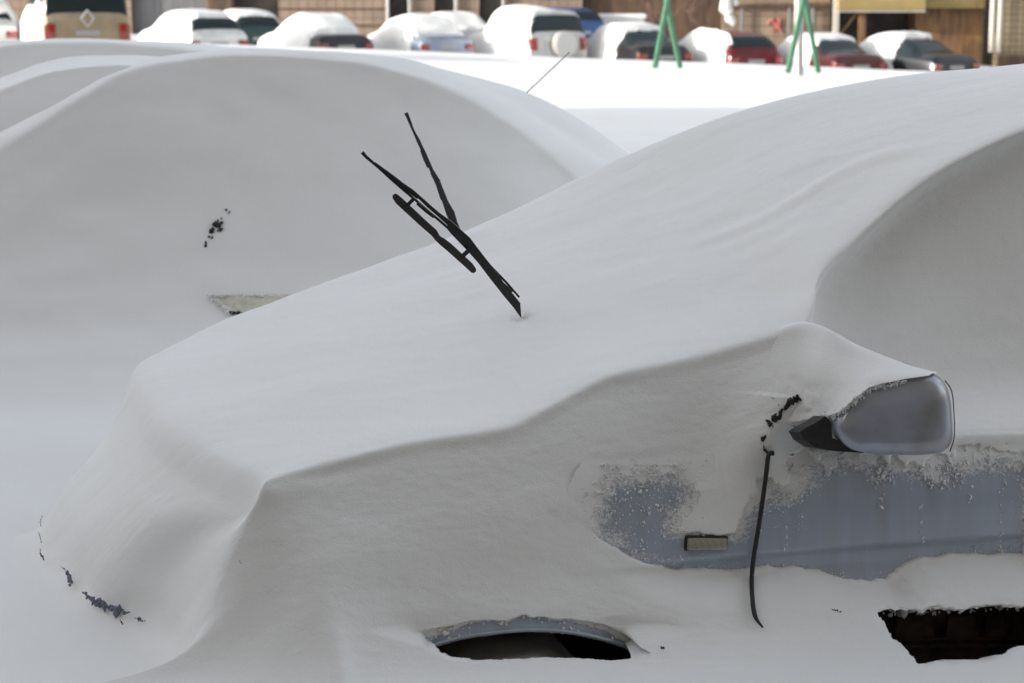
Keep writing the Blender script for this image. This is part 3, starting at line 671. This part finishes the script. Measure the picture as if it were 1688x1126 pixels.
b2_, _ = buried('buried car at the left edge, middle mound between the big near mound and the farthest',
    [(-600, 330), (-300, 230), (-100, 170), (0, 137), (50, 118), (100, 106), (160, 99), (250, 97), (340, 97), (450, 110), (560, 150)],
    [(-600, 360), (-300, 255), (-100, 186), (0, 147), (50, 124), (100, 110), (160, 103), (250, 100), (340, 101), (450, 116), (560, 160)],
    10.3, 11.2, 9.3, (-1.6, 1.2))
b3_, _ = buried('farthest buried car, long flat snow mound at left just below the beige van',
    [(-400, 120), (-200, 92), (-80, 78), (0, 71), (60, 68), (120, 66), (220, 69), (290, 74), (380, 78), (450, 88), (520, 110)],
    [(-400, 140), (-200, 102), (-80, 84), (0, 75), (60, 71), (120, 69), (210, 72), (280, 79), (350, 86), (420, 98), (490, 120)],
    13.3, 14.4, 12.2, (-1.8, 1.4))
# aerial, showing trim on the nearer buried car
ae = MB(); ae.tube([tuple(W(868, 153, 8.0)), tuple(W(939, 86, 7.95))], .0022, 6); ae.build('aerial', mat('aerial_grey', (.12, .12, .12), .4, .5), b1)
bxp, byp = proj(BG1); _mb = (BG1[..., 1] < 7.5)
def b_at(x, y):
    d = (bxp-x)**2+(byp-y)**2+(~_mb)*1e9; i = np.unravel_index(np.argmin(d), d.shape); return W(x, y, float(BG1[i][1])-.012)
sk = []
for x, y, s in ((336, 403, .008), (347, 388, .009), (350, 381, .010), (344, 383, .006), (357, 373, .018), (362, 366, .009), (360, 378, .008), (374, 350, .006), (366, 362, .006)): sk += [(tuple(b_at(x+rnd.uniform(-4, 4), y+rnd.uniform(-4, 4))+np.array([0, .008, 0])), s*rnd.uniform(.3, .75)) for _ in range(3)]
crumbs('door_mirror_gap', sk, b1, RUBBER)
beige = noisy(mat('frosted_beige_trim', (.5, .48, .4), .6), 30, (.50, .48, .40), (.66, .64, .57), bump=.2)
tr = MB(); Pb = [b_at(x, y) for x, y in ((346, 488), (380, 486), (480, 485), (480, 530), (430, 521), (400, 515), (378, 512), (362, 500))]
tr.prism([tuple(p) for p in Pb], (0, .04, 0)); tr.build('side_trim', beige, b1)
crumbs('trim_snow', [(tuple(b_at(x, y)+np.array([0, -.004, 0])), rnd.uniform(.003, .007)) for x, y in [(rnd.uniform(342, 480), 486+abs(rnd.gauss(0, 1))) for _ in range(50)]+[(346+k*.9+rnd.uniform(-3, 3), 488+k*.75+rnd.uniform(-3, 3)) for k in range(34)]], b1)
sk = [(tuple(b_at(x, y)), s) for x, y, s in ((386, 516, .008), (393, 517, .01), (400, 518, .008), (408, 519, .009), (415, 518, .006), (380, 515, .005))]
crumbs('sill_edge', sk, b1, DARK)

# ------------------------------------------------------------------ far cars
def paint(name, col, metal=.3): return noisy(mat(name, col,   .35, metal, .4, coat=.35, cr=.1), 3, tuple(c*.85 for c in col), tuple(min(1, c*1.15) for c in col), bump=.03, bscale=20)
LAMP = mat('red_lamp', (.24, .012, .01), .15, 0, .6, coat=.6); FGLASS = mat('car_glass', (.012, .02, .022), .12, 0, .35)
WHITEPL = mat('white_plate', (.3, .3, .29), .4)
# profile tables: t, z_belt, z_top, half-width belt, half-width roof
TYP = {
 'sedan': dict(L=4.4, st=[(0, .80, .90, .80, .70), (.03, .86, .99, .83, .72), (.14, .90, 1.03, .85, .70), (.30, .93, 1.38, .86, .56), (.45, .93, 1.44, .86, .57), (.60, .92, 1.36, .86, .58), (.73, .90, .98, .86, .70), (.92, .78, .82, .82, .70), (1, .62, .66, .72, .6)], rw=(.15, .29), sw=(.2, .66)),
 'hatch': dict(L=4.0, st=[(0, .84, .92, .80, .72), (.02, .90, 1.05, .83, .70), (.09, .94, 1.34, .85, .60), (.16, .95, 1.43, .86, .58), (.45, .94, 1.48, .86, .58), (.60, .93, 1.38, .86, .58), (.75, .92, 1.0, .86, .70), (.93, .80, .84, .82, .70), (1, .62, .66, .72, .6)], rw=(.025, .095), sw=(.1, .68)),
 'suv': dict(L=4.5, st=[(0, 1.0, 1.08, .86, .80), (.012, 1.02, 1.2, .88, .78), (.04, 1.04, 1.66, .89, .70), (.08, 1.05, 1.76, .89, .70), (.45, 1.05, 1.80, .89, .70), (.58, 1.05, 1.72, .89, .68), (.71, 1.04, 1.12, .88, .78), (.93, .96, 1.0, .86, .76), (1, .75, .8, .8, .7)], rw=(.013, .038), sw=(.06, .66)),
 'van': dict(L=4.8, st=[(0, 1.08, 1.16, .88, .84), (.012, 1.1, 1.3, .9, .82), (.03, 1.12, 1.85, .92, .78), (.06, 1.12, 1.95, .92, .78), (.5, 1.12, 2.0, .92, .78), (.68, 1.1, 1.9, .92, .76), (.86, 1.05, 1.15, .9, .8), (.96, .9, .95, .86, .76), (1, .75, .8, .8, .7)], rw=(.013, .029), sw=(.05, .78)),
}
AK = np.array([0, .06, .14, .24, .34, .43, .47, .5])
def csurf(ty, t, a, off=0, dz=0):
    st = np.array(ty['st']); s = pchip(st[:, 0], st[:, 1:], np.clip(t.ravel(), 0, 1)).reshape(t.shape+(4,))
    zb_, zt, wb, wr = [s[..., k] for k in range(4)]
    aa = np.minimum(a, 1-a); sg = np.where(a < .5, -1, 1)
    X = [wb*.90, wb*.98, wb*1.0, wb*.965, wr+(wb-wr)*.10, wr*.86, wr*.5, wr*0]
    Zk = [.28+0*zt, .42+0*zt, .65+0*zt, zb_, zt-.06-(zt-zb_)*.06, zt-.012, zt, zt+.006]
    x = np.zeros_like(aa); z = np.zeros_like(aa); i = np.clip(np.searchsorted(AK, aa, side='right')-1, 0, 6)
    f = (aa-AK[i])/(AK[i+1]-AK[i]); Xs = np.stack(np.broadcast_arrays(*X), 0); Zs = np.stack(np.broadcast_arrays(*Zk), 0)
    ii = i[None]; x = np.take_along_axis(Xs, ii, 0)[0]*(1-f)+np.take_along_axis(Xs, ii+1, 0)[0]*f; z = np.take_along_axis(Zs, ii, 0)[0]*(1-f)+np.take_along_axis(Zs, ii+1, 0)[0]*f
    return np.stack([x*sg, t*ty['L'], z], -1)
def patch(ty, t0, t1, a0, a1, nt_, na, off):
    T, A = np.meshgrid(np.linspace(t0, t1, nt_), np.linspace(a0, a1, na), indexing='ij')
    Gq = csurf(ty, T, A); n_ = normals(csurf(ty, T, A)); c = Gq-np.array([0, ty['L']*.5, .7]); n_ *= np.sign((n_*c).sum(-1, keepdims=True)+1e-9)
    return Gq+n_*off
def cap_mesh(name, ring, m, parent):
    b = MB(); b.prism([tuple(p) for p in ring], (0, .01, 0)); return b.build(name, m, parent, local=True)
def far_car(kind, label, rearpx, bottom, Y, yaw, col, name='parked_car', snow=None, seed=0, metal=.3, rear_snow=0, wheel_cover=False, sidecover=.98, glass=None, trunk_snow=0, cat='car', scale=1, lampz=None, width=1.0, drop=.66):
    ty = TYP[kind]; P = W(rearpx, bottom, Y); zg = P[2]-drop
    t = thing(name, label, cat, (P[0], Y, zg), R(yaw), 'snowy cars parked in front of the far buildings'); t.scale = (scale*width, scale, scale)
    pm = paint(name+'_paint', col, metal)
    T, A = np.meshgrid(np.concatenate([np.linspace(0, .1, 14)[:-1], np.linspace(.1, 1, 40)]), np.concatenate([np.linspace(0, .34, 16), np.linspace(.34, .66, 17)[1:], np.linspace(.66, 1, 16)[1:]]), indexing='ij')
    body_ = locgrid('body', csurf(ty, T, A), pm, t)
    r0 = csurf(ty, np.zeros(41), np.linspace(0, 1, 41)); c_ = MB()
    c_.prism([tuple(p) for p in r0], (0, .02, 0)); cc_ = c_.build('tailgate', pm, t, local=True)
    zt0 = ty['st'][0][2]; w0 = ty['st'][0][3]
    gl = glass or FGLASS
    a0 = .30 if kind in ('suv', 'van') else .345
    locgrid('rear_window', patch(ty, ty['rw'][0], ty['rw'][1], a0, 1-a0, 10, 16, .008), gl, t)
    for s in (0, 1):
        a_, b_ = (.255, .325) if s == 0 else (.675, .745)
        locgrid('side_window', patch(ty, ty['sw'][0], ty['sw'][1], a_, b_, 20, 6, .006), gl, t)
    lz = lampz or zt0-.20
    for s in (-1, 1):
        lm = MB(); tall = kind in ('suv', 'van')
        lm.box((s*(w0*.84), .0, lz), (.26 if not tall else .16, .09, .15 if not tall else .34), None, .02)
        lm.box((s*(w0*.985), .10, lz), (.03, .22, .13 if not tall else .3), None, .012); lm.build('tail_lamp', LAMP, t, local=True, smooth=True)
    MB().box((0, -.05, .42), (w0*1.9, .16, .20), None, .05).build('bumper', pm, t, local=True, smooth=True)
    MB().box((0, -.012, lz-.02), (.5, .02, .11), None, .005).build('number_plate', WHITEPL, t, local=True)
    for wy in (.17, .80):
        for s in (-1, 1):
            wh = MB().cyl((s*(w0*.93), ty['L']*wy, .31), .31, .2, 'X', 24, .03).build('wheel', RUBBER, t, local=True, smooth=True)
            rm_ = MB().cyl((s*(w0*.93+.09), ty['L']*wy, .31), .19, .04, 'X', 16, .01).build('rim', CHROME, wh, local=True, smooth=True)
    if cat == 'van':
        em = MB(); zc = 1.2; dd = [(0, -.04, zc+.17), (.13, -.04, zc), (0, -.04, zc-.17), (-.13, -.04, zc), (0, -.04, zc+.17)]
        for a_, b_ in zip(dd, dd[1:]): em.tube([a_, b_], .018, 6)
        em.build('emblem', CHROME, t, local=True)
    if wheel_cover:
        sw_ = MB().cyl((.12, -.12, .87), .36, .2, 'Y', 32, .05).build('spare_wheel_cover', mat('cover_silver', (.55, .54, .51), .45, .1), t, local=True, smooth=True)
    if snow:
        a_lo, a_hi, t_lo, t_hi, th = snow
        T, A = np.meshgrid(np.linspace(t_lo, t_hi, 90), np.linspace(a_lo, a_hi, 80), indexing='ij')
        Gq = csurf(ty, T, A); n_ = normals(Gq); c = Gq-np.array([0, ty['L']*.5, .7]); n_ *= np.sign((n_*c).sum(-1, keepdims=True)+1e-9)
        for ax in (0, 1): n_ = gsm(n_, 3, ax); Gq = gsm(Gq, 2.5, ax)
        et = np.minimum((T-t_lo)/.05, 1)*np.minimum((t_hi-T)/.03, 1); ea = np.minimum((a_hi-A)/.05, 1)*np.minimum((A-a_lo+.08)/.05, 1)
        e = np.clip(et, 0, 1)*np.clip(ea, 0, 1)+.55*fbm(T*14+seed, A*22, 3, seed)*(1-np.clip(et*ea, 0, 1)**2)
        thick = .62*th*(ss(0, .9, e))*(1+.45*fbm(T*5+seed, A*8, 3, seed+3))-.045*ss(.12, 0, e)
        thick = thick+ss(.16, .0, A)*.05
        Gq = Gq+n_*thick[..., None]; Gq[..., 2] += .5*thick*np.clip(n_[..., 2], 0, 1)
        locgrid('snow_cap', Gq, SNOWFAR, t)
    return t
FS = (0.0, .62, .03, 1.0, .13)
far_car('van', 'beige van at the far left, snow plastered on its left flank, wide rear window', 145, 64, 41, 20, (.30, .23, .15), 'parked_van', (0.0, .30, .06, 1.0, .12), 1, cat='van', lampz=.92, drop=.78)
far_car('hatch', 'white hatchback with clear dark rear window, right of the beige van', 362, 75, 51, 31, (.62, .62, .60), snow=(0, .60, .10, 1, .12), seed=2)
far_car('sedan', 'dark car with frost-streaked rear window and snow-topped boot, right of the white hatchback', 571, 79, 53, 29, (.014, .016, .024), snow=(0, .66, .12, 1, .16), seed=3)
far_car('sedan', 'grey-blue saloon with snow over its whole rear window, left of the silver off-roader', 738, 80, 54, 27, (.22, .26, .34), snow=(0, .90, .13, 1, .14), seed=4)
far_car('suv', 'silver off-roader with a round spare wheel cover on its tailgate', 921, 86, 53, 25, (.50, .50, .47), 'parked_suv', (0, .52, .03, 1, .10), 5, wheel_cover=True)
far_car('sedan', 'black car behind the left green swing frame legs, white snow cap forward', 1097, 96, 52, 24, (.010, .010, .012), snow=(0, .72, .27, 1, .15), seed=6)
far_car('hatch', 'bright red car with bare tail, snow lump on its left flank', 1247, 104, 52, 24, (.11, .006, .010), snow=(0, .42, .05, 1, .16), seed=7)
far_car('sedan', 'maroon saloon with bare dark red boot and snowy roof', 1420, 112, 51, 24, (.065, .010, .010), snow=(0, .68, .26, 1, .10), seed=8)
far_car('sedan', 'dark car farthest right in the far row, snow only on its front half', 1577, 113, 51, 32, (.013, .016, .02), snow=(0, .66, .33, 1, .17), seed=9)
far_car('hatch', 'dark green car half hidden behind the white hatchback, snow on its roof', 430, 66, 60, 24, (.03, .06, .06), snow=(.1, .9, .1, 1, .12), seed=10)
far_car('sedan', 'pale car glimpsed in the gap between the grey-blue saloon and the off-roader', 782, 68, 61, 22, (.4, .4, .42), snow=(.1, .9, .1, 1, .14), seed=11)
far_car('hatch', 'blue car glimpsed behind the right side of the silver off-roader', 962, 56, 61, 20, (.04, .09, .24), snow=None, seed=12)
far_car('hatch', 'white car cut off by the left edge of the picture, buried in sunlit snow', -30, 62, 44, 24, (.5, .5, .5), snow=(0, .9, .04, 1, .18), seed=13)

# ------------------------------------------------------------------ swing frame and pole
GREEN = noisy(mat('green_paint', (.03, .30, .12), .45), 5, (.04, .14, .075), (.06, .18, .10), bump=.1)
YS = 31.0
sw = thing('swing_frame', 'green tubular A-frame swing stand planted in the snow', 'swing frame', tuple(W(1215, 110, YS)))
def leg(a, b, ya, yb): MB().tube([tuple(W(*a, ya)), tuple(W(*b, yb))], .045, 10).build('leg', GREEN, sw, smooth=True)
leg((1106, -30), (1080, 110), YS, YS-.9); leg((1092, -30), (1121, 110), YS, YS+.9); leg((1331, -30), (1299, 118), YS, YS-.9); leg((1320, -40), (1349, 118), YS, YS+.9)
MB().tube([tuple(W(1090, -31, YS)), tuple(W(1336, -31, YS))], .05, 10).build('crossbar', GREEN, sw, smooth=True)
GALV = noisy(mat('grey_steel', (.35, .35, .34), .5, .4), 4, (.3, .3, .3), (.42, .42, .41))
pl = thing('utility_pole', 'thin pale grey pole between the right pair of green swing frame legs', 'pole', tuple(W(1317, 112, 33)))
MB().tube([tuple(W(1317, 125, 33)), tuple(W(1317, -300, 33))], .075, 12).build('pole_shaft', GALV, pl, smooth=True)
b0 = W(1317, -250, 33); MB().box(tuple(b0), (.5, .12, .12), None, .02).build('pole_bracket', GALV, pl)

# ------------------------------------------------------------------ far buildings
def tile_mat(name, c1, c2, mort, sc, bw=.5, rh=.25):
    m = mat(name, c1, .8); b = m.node_tree.nodes['Principled BSDF']; tc = nd(m, 'ShaderNodeTexCoord'); mp = nd(m, 'ShaderNodeMapping')
    mp.inputs['Rotation'].default_value = (math.pi/2, 0, 0); lk(m, tc.outputs['Object'], mp.inputs[0])
    br = nd(m, 'ShaderNodeTexBrick'); br.inputs['Scale'].default_value = sc; br.inputs['Color1'].default_value = (*c1, 1); br.inputs['Color2'].default_value = (*c2, 1); br.inputs['Mortar'].default_value = (*mort, 1)
    br.inputs['Mortar Size'].default_value = .02; br.inputs['Brick Width'].default_value = bw; br.inputs['Row Height'].default_value = rh; br.offset = 0
    lk(m, mp.outputs[0], br.inputs['Vector']); 
    n = nd(m, 'ShaderNodeTexNoise'); n.inputs['Scale'].default_value = 1.1; n.inputs['Detail'].default_value = 5; lk(m, tc.outputs['Object'], n.inputs['Vector'])
    mx = nd(m, 'ShaderNodeMix', data_type='RGBA', blend_type='MULTIPLY'); mx.inputs['Factor'].default_value = .5; lk(m, br.outputs[0], mx.inputs[6]); lk(m, n.outputs[0], mx.inputs[7])
    lk(m, mx.outputs[2], b.inputs['Base Color']); return m
TILE = tile_mat('beige_tiles', (.30, .22, .165), (.26, .19, .14), (.15, .11, .085), 1.0, .32, .32)
TILE2 = tile_mat('ochre_tiles', (.36, .28, .18), (.32, .25, .16), (.17, .13, .09), 1.0, .22, .22)
STONE = tile_mat('rubble_stone', (.34, .25, .18), (.24, .18, .125), (.14, .10, .075), 1.0, .7, .35)
SLATE = noisy(mat('grey_shutter', (.10, .10, .11), .6), 2, (.09, .09, .10), (.14, .14, .15), stretch=(8, 1, .2))
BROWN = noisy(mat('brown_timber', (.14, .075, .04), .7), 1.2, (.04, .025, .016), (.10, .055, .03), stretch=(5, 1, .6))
BROWN2 = noisy(mat('painted_sunlit_timber', (.3, .16, .06), .7), 1.2, (.07, .04, .02), (.19, .10, .04), stretch=(4, 1, 1))  # brown timber again, its sunlight put into a lighter colour
YEL = tile_mat('yellow_slats', (.42, .31, .12), (.37, .27, .10), (.18, .13, .06), 1.0, 8, .12)
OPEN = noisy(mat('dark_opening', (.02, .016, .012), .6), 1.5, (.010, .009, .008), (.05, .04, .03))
PIPE = mat('pale_pipe', (.45, .42, .37), .5)
YW = 68.0
def X_(px_, Y=YW): return W(px_, 50, Y)[0]
def Zp(py_, Y=YW): return W(844, py_, Y)[2]
def wallbox(mb_, x0, x1, z0, z1, y, d=.4): mb_.box(((x0+x1)/2, y+d/2, (z0+z1)/2), (x1-x0, d, z1-z0))
zlo, zhi = -3.0, 15.0
A_ = thing('tiled_building', 'long beige tiled block with dark doorways behind the left half of the car row', 'building', (X_(400), YW, 0))
mbw = MB(); openings = [(218, 342), (385, 460), (639, 676), (716, 752), (790, 830), (-260, -120)]
xs = -900
for a, b in sorted(openings)+[(960, None)]:
    wallbox(mbw, X_(xs), X_(a), zlo, 3.2, YW, .5); xs = b
wallbox(mbw, X_(-900), X_(960), 3.2, zhi, YW, .5); mbw.build('wall', TILE, A_)
bk_ = MB(); wallbox(bk_, X_(-900), X_(960), zlo, zhi, YW+1.2, 8); bk_.build('rear_block', TILE, A_)
for (a, b) in openings:
    big = (a, b) in ((218, 342),)
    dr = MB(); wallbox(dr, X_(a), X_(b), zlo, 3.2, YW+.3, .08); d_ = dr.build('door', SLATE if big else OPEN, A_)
    if big:
        for k in range(7): pass
for a, b in ((346, 384),): m_ = MB(); wallbox(m_, X_(a), X_(b), zlo, 3.2, YW-.25, .25); m_.build('pilaster', BROWN, A_)
for x in (676, 752, 640, 830): MB().tube([(X_(x), YW-.1, zlo), (X_(x), YW-.1, zhi)], .06, 8).build('drainpipe', GALV, A_)
for r in range(1, 4):
    for k in range(12):
        x = X_(-850+k*150); m_ = MB(); wallbox(m_, x, x+1.5, 3.2*r+1.3, 3.2*r+2.9, YW-.04, .05); wn_ = m_.build('window', FGLASS, A_)
        m2 = MB(); wallbox(m2, x-.06, x+1.56, 3.2*r+1.24, 3.2*r+1.3, YW-.12, .12); m2.build('sill', GALV, wn_).matrix_parent_inverse = Matrix.Identity(4)
        wn_.children[0].matrix_parent_inverse = Matrix.Identity(4)
for py_ in (15, 42, 68): m_ = MB(); wallbox(m_, X_(460), X_(636), Zp(py_)-.035, Zp(py_)+.035, YW-.02, .02); m_.build('string_course', BROWN, A_)
B_ = thing('timber_building', 'stone and brown timber building with yellow slatted balcony over a dark opening', 'building', (X_(1300), YW, 0))
m_ = MB(); wallbox(m_, X_(962), X_(1190), zlo, 9, YW+.3, 1); m_.build('timber_wall', BROWN, B_)
m_ = MB(); wallbox(m_, X_(1191), X_(1368), zlo, 9, YW, 1); m_.build('stone_wall', STONE, B_)
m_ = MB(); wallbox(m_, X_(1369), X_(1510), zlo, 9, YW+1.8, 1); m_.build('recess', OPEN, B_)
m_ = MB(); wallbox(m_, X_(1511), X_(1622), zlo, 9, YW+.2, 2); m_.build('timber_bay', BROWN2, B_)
m_ = MB(); wallbox(m_, X_(1375), X_(1515), Zp(17), Zp(17)+1.3, YW-.9, 1.4); m_.build('balcony', YEL, B_)
m_ = MB(); wallbox(m_, X_(1375), X_(1515), Zp(17)-.06, Zp(17)-.005, YW-.95, 1.5); m_.build('balcony_slab', GALV, B_)
m_ = MB(); wallbox(m_, X_(1516), X_(1620), Zp(14), Zp(14)+1.2, YW-.15, .3); m_.build('balcony', YEL, B_)
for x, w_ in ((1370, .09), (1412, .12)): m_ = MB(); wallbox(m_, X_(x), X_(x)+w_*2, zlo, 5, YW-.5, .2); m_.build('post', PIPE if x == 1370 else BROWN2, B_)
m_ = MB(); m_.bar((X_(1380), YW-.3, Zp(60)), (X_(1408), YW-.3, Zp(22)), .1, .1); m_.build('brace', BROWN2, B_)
for y_ in (10,): m_ = MB(); m_.bar((X_(1192), YW-.15, Zp(y_)), (X_(1368), YW-.15, Zp(y_-3)), .2, .12); m_.build('beam', BROWN, B_)
for x in (1300, 1339, 1222): m_ = MB(); m_.tube([(X_(x), YW-.15, zlo), (X_(x), YW-.15, Zp(12))], .05, 8); m_.build('conduit', SLATE, B_)
red = mat('faded_red', (.45, .12, .10), .8)
m_ = MB(); 
for pts in ([(1266, 40), (1272, 32), (1280, 42), (1274, 52)], [(1284, 30), (1283, 48), (1288, 52)]): m_.tube([(X_(x), YW-.03, Zp(y)) for x, y in pts], .05, 6)
m_.build('paint_mark', red, B_)
m_ = MB(); wallbox(m_, X_(962), X_(1630), 8.98, 9.4, YW-.6, 10); m_.build('roof', SNOWFAR, B_)
D_ = thing('ochre_building', 'ochre tiled wall with two pale drainpipes at the right edge', 'building', (X_(1700), YW, 0))
m_ = MB(); wallbox(m_, X_(1643), X_(2600), zlo, zhi, YW-.3, 9); m_.build('wall', TILE2, D_)
m_ = MB(); wallbox(m_, X_(1643), X_(2600), zlo, Zp(92), YW-.45, .14); m_.build('plinth', BROWN, D_)
for x in (1628, 1640): MB().tube([(X_(x), YW-.6, Zp(85)), (X_(x), YW-.6, zhi)], .09, 10).build('drainpipe', PIPE, D_)
# bare bushes
def bush(px0, px1, top, label, seed, snowy=False):
    rr = random.Random(seed); x0, x1 = X_(px0, 64), X_(px1, 64); cx = (x0+x1)/2; zg = .1
    t = thing('bare_bush', label, 'bush', (cx, 64, zg)); m_ = MB()
    def br(p, d, l, r, k):
        q = p+d*l; m_.tube([p, p+d*l*.5+Vector((rr.uniform(-.04, .04),)*3), q], [r, r*.85, r*.65], 5)
        if k:
            for _ in range(3 if k > 1 else 3):
                nd_ = (d+Vector((rr.uniform(-.55, .55), rr.uniform(-.5, .5), rr.uniform(-.15, .45)))).normalized(); br(q, nd_, l*rr.uniform(.6, .85), r*.6, k-1)
    for _ in range(9):
        b = Vector((rr.uniform(x0, x1)*.6+cx*.4, 64+rr.uniform(-.5, .5), zg)); br(b, Vector(((b.x-cx)*.25, 0, 1)).normalized(), rr.uniform(.6, .9), .03, 4)
    m_.build('twigs', noisy(mat('twig_bark', (.12, .07, .05), .85), 6, (.08, .05, .04), (.17, .10, .07)), t)
    if snowy:
        crumbs('twig_snow', [((X_(x, 63.6), 63.6, Zp(y, 63.6)), rr.uniform(.10, .2)) for x, y in ((1196, 6), (1201, 14), (1199, 22), (1204, 30), (1208, 38), (1212, 5), (1194, 16))], t, SNOWFAR)
bush(1060, 1120, 0, 'tangled leafless bush left of the green legs against brown timber', 3); bush(1130, 1190, 0, 'leafless bush with snow clinging to its right side beside the stone wall', 4, True)
m_ = MB(); a_, b_ = X_(985, 63), X_(1062, 63); m_.box(((a_+b_)/2, 63, Zp(36, 63)), (b_-a_, .7, .34), None, .12)
m_.box(((a_+b_)/2, 63, Zp(27, 63)), (b_-a_+.1, .8, .16), None, .07); 
wl = thing('low_wall', 'low snow-capped brown wall beneath the leafless bushes', 'wall', ((a_+b_)/2, 63, -.5))
m2 = MB(); wallbox(m2, a_, b_, -1, Zp(32, 63), 62.7, .6); m2.build('wall_body', BROWN, wl); m_.build('snow_cap', SNOWFAR, wl)

# ------------------------------------------------------------------ unseen flats inferred from the shade; layout and heights shaped to block light
WALLM = noisy(mat('warm_render', (.30, .24, .18), .85), 1, (.27, .22, .16), (.34, .28, .21))
S_ = thing('apartment_block', 'tall L-shaped apartment block behind and left of the viewpoint, shaped to shade the near cars', 'building', (-22, -14, 0))
HB = 15.0
m_ = MB(); m_.prism([(-34, -26, -2), (-22, -26, -2), (-22, 14.6, -2), (-34, 14.6, -2)], (0, 0, HB+2)); m_.build('shade_wing', WALLM, S_)  # side block added out of view to shut off sun and left sky
m_ = MB(); m_.prism([(-21.99, -26, -2), (60, -26, -2), (60, -14, -2), (-21.99, -14, -2)], (0, 0, HB+18)); m_.build('wall', WALLM, S_)
for fl in range(8):
    for k in range(13):
        m_ = MB(); m_.box((-19+k*6, -13.97, 3.0+fl*3.2), (1.5, .08, 1.5)); m_.build('window', FGLASS, S_)
    for k in range(4):
        if fl > 3: break
        m_ = MB(); m_.box((-21.97, -9+k*6, 3.0+fl*3.2), (.08, 1.5, 1.5)); m_.build('window', FGLASS, S_)
